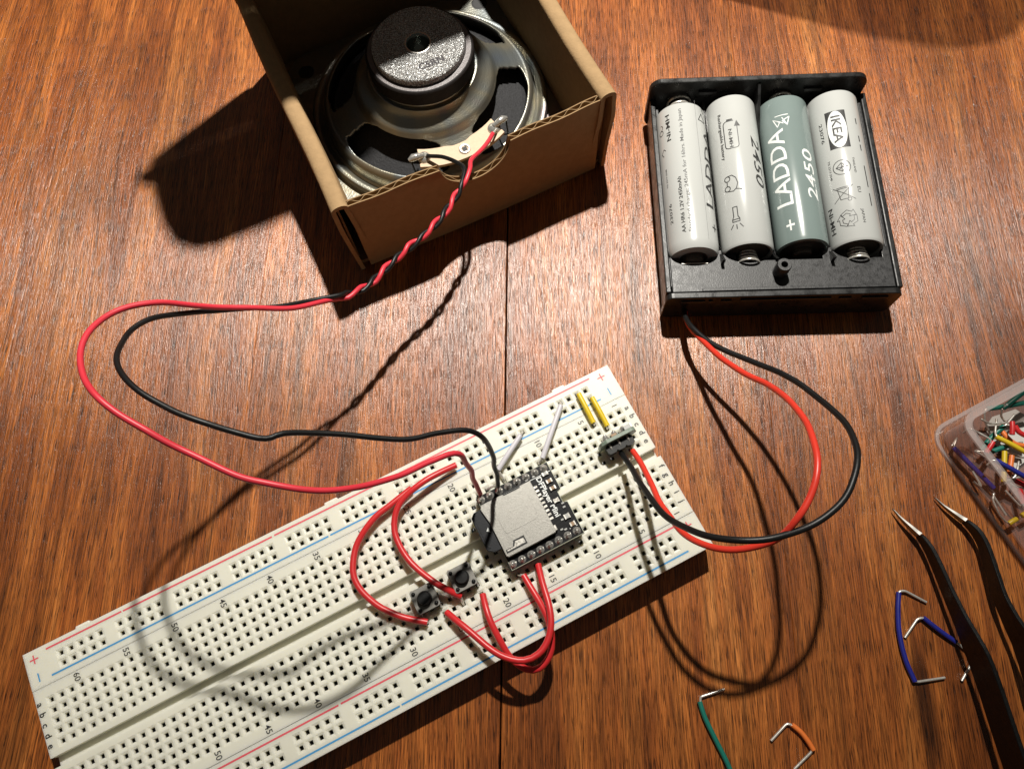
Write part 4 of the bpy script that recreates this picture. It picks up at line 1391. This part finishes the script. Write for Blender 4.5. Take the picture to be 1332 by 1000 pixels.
# battery 4
g = G(QT); gw = G(QT)
c0 = bat_hit(3, *Z2(397, 272))
LH, LW = 6.3, 2.75
vs = [(-LH, -LW), (LH, -LW), (LH, LW), (-LH, LW)]
bat_print(3, g, vs, [(0, 1, 2, 3)], c0, (-1, 0), 1)
el = circle2d(0, 0, LH - 0.15, 40, ry=LW - 0.15)[:-1]
bat_print(3, gw, el, [list(range(40))], c0, (-1, 0), 1, 0.05)
vs, fs, w = text2d('IKEA', True)
k = 9.2 / w
f = 2.5 / 0.72 / k
g3 = G(QT)
bat_print(3, g3, [(x - w / 2, y * f - 1.25 / k) for x, y in vs], fs, c0, (-1, 0), k, 0.07)
g.v += g3.v; g.f += [[q + len(g.v) - len(g3.v) for q in f_] for f_ in g3.f]
bat_text(3, g, '23076', Z2(300, 255), Z2(315, 357), 1.0)
bat_text(3, g, 'THAILAND', Z2(473, 418), Z2(487, 498), 0.6)
bat_text(3, g, 'TIS 2217-2548', Z2(346, 445), Z2(362, 545), 0.6)
bat_text(3, g, 'EU', Z2(500, 570), Z2(505, 600), 0.9)
bat_text(3, g, 'JAPAN', Z2(520, 685), Z2(535, 757), 0.75)
bat_text(3, g, 'Ni-MH', Z2(350, 700), Z2(375, 830), 1.5, True)
c0 = bat_hit(3, *Z2(420, 470))
for shp in (circle2d(0, 0, 2.3, 28), [(-1.4, 0), (0, 1.5), (1.4, 0), (0, -1.5), (-1.4, 0)], [(-1.4, 0), (1.4, 0)], [(0, -1.5), (0, 1.5)], [(-0.7, .75), (0.7, -.75)]):
    vs, fs = ribbon(shp, 0.2); bat_print(3, g, vs, fs, c0, (-1, 0), 1)
c0 = bat_hit(3, *Z2(430, 605))
for shp in ([(-2.2, 2.6), (2.4, -2.8)], [(-2.2, -2.6), (2.4, 2.8)], [(-1.5, -1.5), (1.9, -1.0), (1.9, 1.0), (-1.5, 1.5), (-1.5, -1.5)], circle2d(2.2, 1.3, 0.5, 10), [(-1.9, -1.8), (-1.9, 1.8)]):
    vs, fs = ribbon(shp, 0.17); bat_print(3, g, vs, fs, c0, (-1, 0), 1)
c0 = bat_hit(3, *Z2(453, 737))
for k in range(3):
    q = math.radians(120 * k)
    arr = [(-0.6, 2.2), (1.2, 2.2), (1.9, 1.0), (2.5, 1.3), (2.2, -0.4), (0.7, 0.3), (1.2, 0.7), (0.6, 1.5), (-0.6, 1.5), (-0.6, 2.2)]
    arr = [(x * math.cos(q) - y * math.sin(q), x * math.sin(q) + y * math.cos(q)) for x, y in arr]
    vs, fs = ribbon(arr, 0.16); bat_print(3, g, vs, fs, c0, (-1, 0), 1.05)
for yy in (14, 19, 23, 30, 33, 39):
    vs, fs = ribbon([(0, 0), (1.8 + (yy % 3), 0)], 0.35); bat_print(3, g, vs, fs, (yy + 14, 3.6), (-1, 0), 1)
mesh_obj('label_print', g, M['black_print'], bats[3], fix=False)
mesh_obj('logo_oval', gw, M['white_print'], bats[3], fix=False)


# ------------------------------------------------------------------ loose jumper wires on the table
def loose(label, mat, core, ins, group=None, name='jumper_wire', r=0.62, rm=0.34):
    """core = points of the bare wire, ins = points of the insulated middle"""
    P = Wp(core)
    mid = P[len(P) // 2]
    t = thing(name, label, 'jumper wire', (mid.x, mid.y, 0), group)
    pts = []
    # rounded corners
    for i, p in enumerate(P):
        if 0 < i < len(P) - 1:
            a = (P[i - 1] - p); b = (P[i + 1] - p)
            k = min(0.9, a.length / 3, b.length / 3)
            pts += [p + a.normalized() * k, p + (a.normalized() + b.normalized()) * k * 0.25, p + b.normalized() * k]
        else:
            pts.append(p)
    g = G(); g.tube(pts, rm, 8)
    mesh_obj('bare_wire', g, M['tin'], t, smooth=60)
    g = G(); g.tube(spline(Wp(ins), 0.8), r, 12)
    mesh_obj('insulation', g, mat, t, smooth=60)
    return t


loose('long green jumper wire lying on the table at the bottom edge, right of the breadboard', M['green'], [(942, 896, .8), (911, 906, .8), (911, 914, .8), (918, 935, .8), (931, 960, .8), (946, 990, .8), (962, 1030, .8), (1000, 1025, .8)],
      [(910, 912, .8), (917, 933, .9), (930, 960, .9), (946, 992, .9), (960, 1026, .9)])
loose('small orange jumper wire lying on the table by the bottom edge', M['orange'], [(1003, 963, .6), (1024, 940, .8), (1034, 945, .8), (1048, 960, .8), (1058, 975, .8), (1033, 1000, .5)],
      [(1030, 942, .9), (1042, 952, 1.0), (1052, 965, 1.0), (1058, 975, .9)])
loose('bowed dark blue jumper wire left of the tweezers, both bare ends in view', M['blue'], [(1205, 783, .6), (1177, 768, .9), (1169, 769, .9), (1168, 800, .9), (1171, 830, .9), (1178, 860, .9), (1190, 887, .9), (1229, 881, .6)],
      [(1169, 770, .9), (1168, 795, 1), (1170, 825, 1), (1178, 858, 1), (1190, 886, .9)], 'dark blue jumper wires by the tweezers')
loose('dark blue jumper wire running underneath the black tweezers', M['blue'], [(1177, 829, .5), (1193, 805, .9), (1200, 803, .9), (1220, 818, .9), (1243, 834, .8), (1268, 855, .6), (1251, 885, .6)],
      [(1201, 803, .9), (1212, 812, 1), (1228, 824, 1), (1244, 835, .9)], 'dark blue jumper wires by the tweezers')

# ------------------------------------------------------------------ tweezers: two strips on edge, joined beyond the frame
tz = thing('tweezers', 'black coated bent nose tweezers with bare steel points, lying on edge at the lower right', 'tweezers', W(1260, 800, 0))


def arm(lefts, rights, zb, th, s0):
    """lefts: pixels of the lower edge, rights: of the upper edge, zb: height of the lower edge"""
    rows = []
    for (l, r_, z, t_) in zip(lefts, rights, zb, th):
        p = W(*l, z)
        best = None
        zt = z + 0.3
        while zt < z + 16:
            q = W(*r_, zt)
            e = abs((q - p).x - t_) + 0.3 * abs((q - p).y)
            if best is None or e < best[0]: best = (e, zt)
            zt += 0.2
        rows.append((p, best[1], t_))
    return rows


def build_arm(rows, name, mat, bev=0.2):
    g = G()
    R_ = []
    for i, (p, zt, t_) in enumerate(rows):
        R_.append((p, zt, t_))
    vs = []
    for i, (p, zt, t_) in enumerate(R_):
        a = R_[max(0, i - 1)][0]; b = R_[min(len(R_) - 1, i + 1)][0]
        d = (b - a); d.z = 0; d.normalize(); nrm = Vector((-d.y, d.x, 0))
        if nrm.x < 0: nrm = -nrm
        q = p + nrm * t_
        c = 0.18 * min(1, t_)
        vs += [p, q, Vector((q.x, q.y, zt)), Vector((p.x, p.y, zt))]
    fs = []
    for i in range(len(R_) - 1):
        a = i * 4; b = a + 4
        for k in range(4):
            fs.append((a + k, a + (k + 1) % 4, b + (k + 1) % 4, b + k))
    fs += [(0, 1, 2, 3), (len(vs) - 4, len(vs) - 3, len(vs) - 2, len(vs) - 1)]
    g.add(vs, fs)
    return mesh_obj(name, g, mat, tz, smooth=50, bevel=bev)


def subdiv(rows, n=4):
    out = []
    P = [Vector((p.x, p.y, p.z)) for p, _, _ in rows]
    A = [Vector((zt, t_, 0)) for _, zt, t_ in rows]
    for i in range(len(rows) - 1):
        for k in range(n):
            t_ = k / n
            def cr(X):
                p0 = X[max(0, i - 1)]; p1 = X[i]; p2 = X[i + 1]; p3 = X[min(len(X) - 1, i + 2)]
                return 0.5 * ((2 * p1) + (p2 - p0) * t_ + (2 * p0 - 5 * p1 + 4 * p2 - p3) * t_ * t_ + (3 * p1 - p0 - 3 * p2 + p3) * t_ ** 3)
            pp = cr(P); aa = A[i].lerp(A[i + 1], t_)
            out.append((pp, max(aa.x, pp.z + 0.2), aa.y))
    out.append(rows[-1])
    return out


def T6(x, y): return (1130 + x / 1.886, 470 + y / 1.886)


# steel points then coated arms; heights chosen by hand in mm: (lower edge px, z low, z high, thickness)
def rows_from(lst):
    return subdiv([(W(*T6(x, y), zl), zh + (0.8 if t_ > 1.4 else 0), t_ * (0.68 if t_ > 1.3 else 0.85)) for x, y, zl, zh, t_ in lst])


a1t = rows_from([(56, 361, 1.2, 1.6, 0.15), (74, 386, 1.4, 2.6, 0.55), (95, 410, 1.6, 3.6, 0.9), (114, 430, 1.9, 4.4, 1.25)])
a1 = rows_from([(114, 430, 1.8, 4.6, 1.35), (133, 462, 2.2, 5.4, 1.6), (152, 505, 2.6, 6.4, 1.6), (176, 565, 3.0, 7.4, 1.5), (200, 625, 3.4, 9.0, 1.5), (218, 672, 3.6, 11.0, 1.5),
                (228, 700, 3.7, 12.2, 1.5), (243, 738, 3.8, 12.8, 1.5), (268, 810, 4.1, 13.2, 1.5), (300, 910, 4.6, 13.8, 1.5), (340, 1030, 5.2, 14.4, 1.5), (400, 1200, 6.0, 15, 1.5), (440, 1400, 6.5, 15.5, 1.5), (455, 1620, 7, 16, 1.5)])
a2t = rows_from([(160, 334, 0.8, 1.2, 0.15), (180, 356, 1.0, 2.0, 0.5), (203, 377, 1.2, 3.0, 0.9), (226, 396, 1.4, 3.8, 1.25)])
a2 = rows_from([(226, 396, 1.4, 4.0, 1.35), (247, 420, 1.8, 4.8, 1.7), (266, 455, 2.2, 5.6, 1.7), (284, 515, 2.6, 6.6, 1.6), (302, 580, 3.0, 7.8, 1.5), (322, 630, 3.2, 9.2, 1.5),
                (340, 672, 3.4, 11.4, 1.5), (352, 700, 3.5, 12.2, 1.5), (380, 790, 4.0, 13.0, 1.5), (420, 930, 4.6, 13.8, 1.5), (455, 1100, 5.4, 14.6, 1.5), (470, 1350, 6.3, 15.4, 1.5), (462, 1620, 7, 16, 1.5)])
for rws_t, rws in ((a1t, a1), (a2t, a2)):
    build_arm(rws_t, 'steel_point', M['tip'], 0.1)
    build_arm(rws, 'arm', M['tweezer'], 0.22)

# ------------------------------------------------------------------ clear compartment box with spare jumpers
CO = W(1212, 566, 0)
CXv = Vector((0.46, -0.888, 0)).normalized()       # along the left long edge, towards the viewer
CYv = Vector((0.888, 0.46, 0)).normalized()        # along the far short edge, to the right
CO = CO - CXv * 0.5


def CT(p):
    return CO + CXv * p.x + CYv * p.y + Vector((0, 0, p.z))


CL, CWd, CH = 112.0, 62.0, 13.5
cb = thing('parts_box', 'clear frosted plastic compartment box full of coloured jumper wires at the right edge', 'box', CT(Vector((50, 30, 0))))
out = rrect(0, CL, 0, CWd, 4.5, 6)
g = G(CT)
n = len(out)
def ringpts(off, z): return [(x, y, z) for x, y in rrect(off, CL - off, off, CWd - off, max(0.8, 4.5 - off), 6)]
rings = [ringpts(0, 0.2), ringpts(0.0, 1.2), ringpts(0.3, CH), ringpts(1.6, CH), ringpts(1.5, 1.3)]
vs = [p for r in rings for p in r]; fs = []
for i in range(len(rings) - 1):
    for k in range(n):
        fs.append((i * n + k, i * n + (k + 1) % n, (i + 1) * n + (k + 1) % n, (i + 1) * n + k))
g.add(vs, fs)
mesh_obj('outer_wall', g, M['clear'], cb, smooth=40)
g = G(CT); g.prism(rrect(1.5, CL - 1.5, 1.5, CWd - 1.5, 3, 5), 0.25, 1.1)
mesh_obj('base', g, M['clear'], cb)
def band(name, o0, o1, z0, z1, mat):
    g = G(CT)
    R4 = [ringpts(o0, z0), ringpts(o0, z1), ringpts(o1, z1), ringpts(o1, z0)]
    vs = [p for r in R4 for p in r]; fs = []
    for i in range(4):
        for k in range(n):
            j = (i + 1) % 4
            fs.append((i * n + k, i * n + (k + 1) % n, j * n + (k + 1) % n, j * n + k))
    g.add(vs, fs)
    mesh_obj(name, g, mat, cb, smooth=40)
band('foot_flange', -0.9, 0.0, 0.05, 0.9, M['clear_rim'])
band('top_rim', 0.1, 1.9, CH + 0.01, CH + 0.7, M['clear_rim'])
g = G(CT); g.box(36.0, 37.0, 1.6, CWd - 1.6, 1.2, CH - 1); mesh_obj('divider', g, M['clear'], cb)
g = G(CT); g.box(35.4, 37.6, 1.6, CWd - 1.6, CH - 0.98, CH - 0.4); mesh_obj('divider_rim', g, M['clear_rim'], cb)
g = G(CT); g.box(2.5, 3.0, 12.9, 13.4, CH, CH + 0.9); mesh_obj('hinge_mark', g, M['clear_rim'], cb)


def Z6(x, y, z): return (1180 + x / 4.0, 470 + y / 4.0, z)


def spare(col, label, core, ins):
    loose(label, M[col], [Z6(*p) for p in core], [Z6(*p) for p in ins], 'spare jumper wires in the clear box', r=0.66, rm=0.28)


spare('green', 'long green spare wire along the far wall of the clear box, leftmost end bare', [(440, 400, 5), (400, 300, 7), (405, 255, 8), (415, 246, 8), (500, 235, 8.5), (608, 215, 9), (660, 205, 9)], [(415, 246, 8), (500, 236, 8.6), (608, 216, 9), (650, 207, 9)])
spare('green', 'green spare wire rising over the long one towards the top corner of the clear box', [(520, 330, 5), (488, 285, 8), (492, 250, 9), (500, 245, 9), (560, 195, 10), (608, 158, 10), (660, 130, 10)], [(500, 245, 9), (560, 196, 10), (608, 159, 10.2), (650, 135, 10)])
spare('green', 'short green spare wire sloping beside the small red one in the clear box', [(360, 462, 4), (385, 465, 5), (440, 395, 6), (520, 325, 7), (560, 275, 7)], [(385, 462, 5), (435, 400, 6), (505, 335, 7)])
spare('green', 'green spare wire half hidden under the yellow one in the clear box', [(420, 505, 3), (450, 470, 3.5), (530, 435, 4), (600, 420, 4)], [(440, 470, 3.5), (500, 447, 3.8), (560, 430, 4)])
spare('red', 'small red spare wire lying slanted beside the short green one in the clear box', [(290, 372, 6), (325, 345, 7.5), (440, 408, 8), (420, 470, 7), (365, 468, 6)], [(448, 418, 7.6), (430, 447, 7.4), (412, 475, 7)])
spare('red', 'tiny upright red spare wire near the top of the clear box', [(385, 300, 8), (430, 325, 8.5), (540, 318, 9), (548, 350, 9), (546, 380, 9)], [(546, 314, 9.4), (548, 345, 9.4), (546, 380, 9.2)])
spare('red', 'red spare wire just right of the tiny upright one in the clear box', [(520, 330, 7), (560, 335, 7.5), (585, 370, 7.5), (620, 385, 7.5)], [(560, 335, 7.6), (583, 368, 7.6), (625, 390, 7.5)])
spare('yellow', 'long yellow spare wire across the upper part of the clear box', [(465, 300, 8), (458, 370, 8.5), (465, 392, 9), (540, 430, 9), (608, 470, 9), (660, 495, 9)], [(462, 392, 9), (530, 425, 9.3), (608, 468, 9.3), (650, 490, 9)])
spare('orange', 'orange spare wire curving under the long yellow one in the clear box', [(495, 365, 6), (520, 395, 6.5), (555, 430, 6.5), (620, 445, 6.5)], [(495, 365, 6.2), (520, 397, 6.5), (560, 428, 6.5), (620, 442, 6.5)])
spare('yellow', 'upright yellow spare wire in the middle of the clear box', [(600, 500, 6), (505, 468, 7.5), (503, 540, 7.5), (500, 625, 7.5), (590, 600, 6)], [(507, 468, 7.6), (505, 545, 7.6), (502, 627, 7.6)])
spare('orange', 'upright orange spare wire beside the upright yellow one', [(608, 500, 6), (550, 490, 7), (540, 540, 7), (528, 605, 7)], [(545, 490, 7), (538, 545, 7), (528, 605, 7)])
spare('blue', 'dark blue spare wire crossing the upright yellow one in the clear box', [(415, 540, 7.5), (440, 515, 8.5), (460, 515, 8.8), (540, 560, 9), (608, 598, 9), (660, 625, 9)], [(458, 514, 8.8), (530, 552, 9.2), (608, 597, 9.2), (650, 620, 9)])
spare('blue', 'dark blue spare wire lying low behind the left wall of the clear box', [(232, 440, 3), (262, 390, 3), (240, 448, 3), (320, 530, 3), (380, 590, 3), (450, 660, 3)], [(240, 448, 3), (320, 528, 3.2), (380, 588, 3.2), (450, 660, 3)])
spare('red', 'red spare wire at the right edge of the clear box, lower than the blue one', [(490, 640, 5), (560, 618, 6), (608, 640, 6), (650, 655, 6)], [(560, 618, 6), (608, 642, 6), (650, 660, 6)])
spare('red', 'red spare wire near the divider of the clear box', [(510, 670, 5), (590, 755, 5.5), (600, 720, 6), (585, 670, 6)], [(585, 665, 6), (597, 705, 6), (603, 740, 6)])
spare('yellow', 'small yellow spare wire near the divider, right of the short one', [(590, 810, 4), (600, 797, 4.5), (640, 780, 4.5)], [(595, 803, 4.6), (618, 790, 4.6), (640, 780, 4.5)])
spare('yellow', 'short yellow spare wire behind the lower left wall of the clear box', [(450, 690, 3), (445, 720, 3), (480, 800, 3), (525, 845, 3), (570, 818, 3)], [(530, 843, 3), (550, 830, 3.2), (568, 820, 3)])
# plain staples of bare wire
for j, (lab, pts) in enumerate((('bare wire staple crossing under the blue spare wire in the clear box', [(470, 560, 5), (410, 500, 6), (350, 465, 6)]),
                              ('bare wire staple near the lower left wall of the clear box', [(515, 800, 3), (450, 700, 3), (455, 688, 3)]),
                              ('pair of bare wire ends below the upright yellow spare wire', [(480, 640, 5), (560, 600, 6), (582, 515, 6.5)]),
                              ('thin bare wire staple behind the left wall of the clear box', [(340, 570, 3), (385, 650, 3), (345, 625, 3)]),
                              ('bare wire staple at the right side of the clear box', [(530, 630, 6), (570, 652, 6), (640, 668, 6)]))):
    P = Wp([Z6(*p) for p in pts])
    g = G(); g.tube(spline(P, 0.8), 0.32, 8)
    o = mesh_obj('bare_staple', g, M['tin'], None, smooth=60)
    tag(o, lab, 'bare wire', 'spare jumper wires in the clear box')
# pale slip under the wires
g = G()
pp = Wp([Z6(440, 290, 1.3), Z6(560, 250, 1.3), Z6(640, 300, 1.3), Z6(640, 500, 1.3), Z6(560, 560, 1.3), Z6(450, 420, 1.3), Z6(400, 350, 1.3)])
vs = [tuple(p) for p in pp] + [(p.x, p.y, p.z + 0.35) for p in pp]; m_ = len(pp)
g.add(vs, [list(range(m_)), list(range(m_, 2 * m_))[::-1]] + [(i, (i + 1) % m_, (i + 1) % m_ + m_, i + m_) for i in range(m_)])
o = mesh_obj('paper_slip', g, M['slip'], None)
tag(o, 'pale slip lying under the spare wires in the clear box', 'paper')

# ------------------------------------------------------------------ out of view: translucent sheet added and shaped to shade the top right
g = G()
g.prism([(40, 0), (175, 0), (175, 40), (150.3, 74), (144, 86), (136, 95), (128, 99.5), (121, 98.5), (112, 92), (99.8, 78), (71.6, 34), (40, 12)], 146, 146.6, axis='y')
o = mesh_obj('added_shade_sheet', g, M['veil'], None)
tag(o, 'added unseen translucent sheet, its outline shaped to cast the shadow at the top right edge', 'shadow caster')
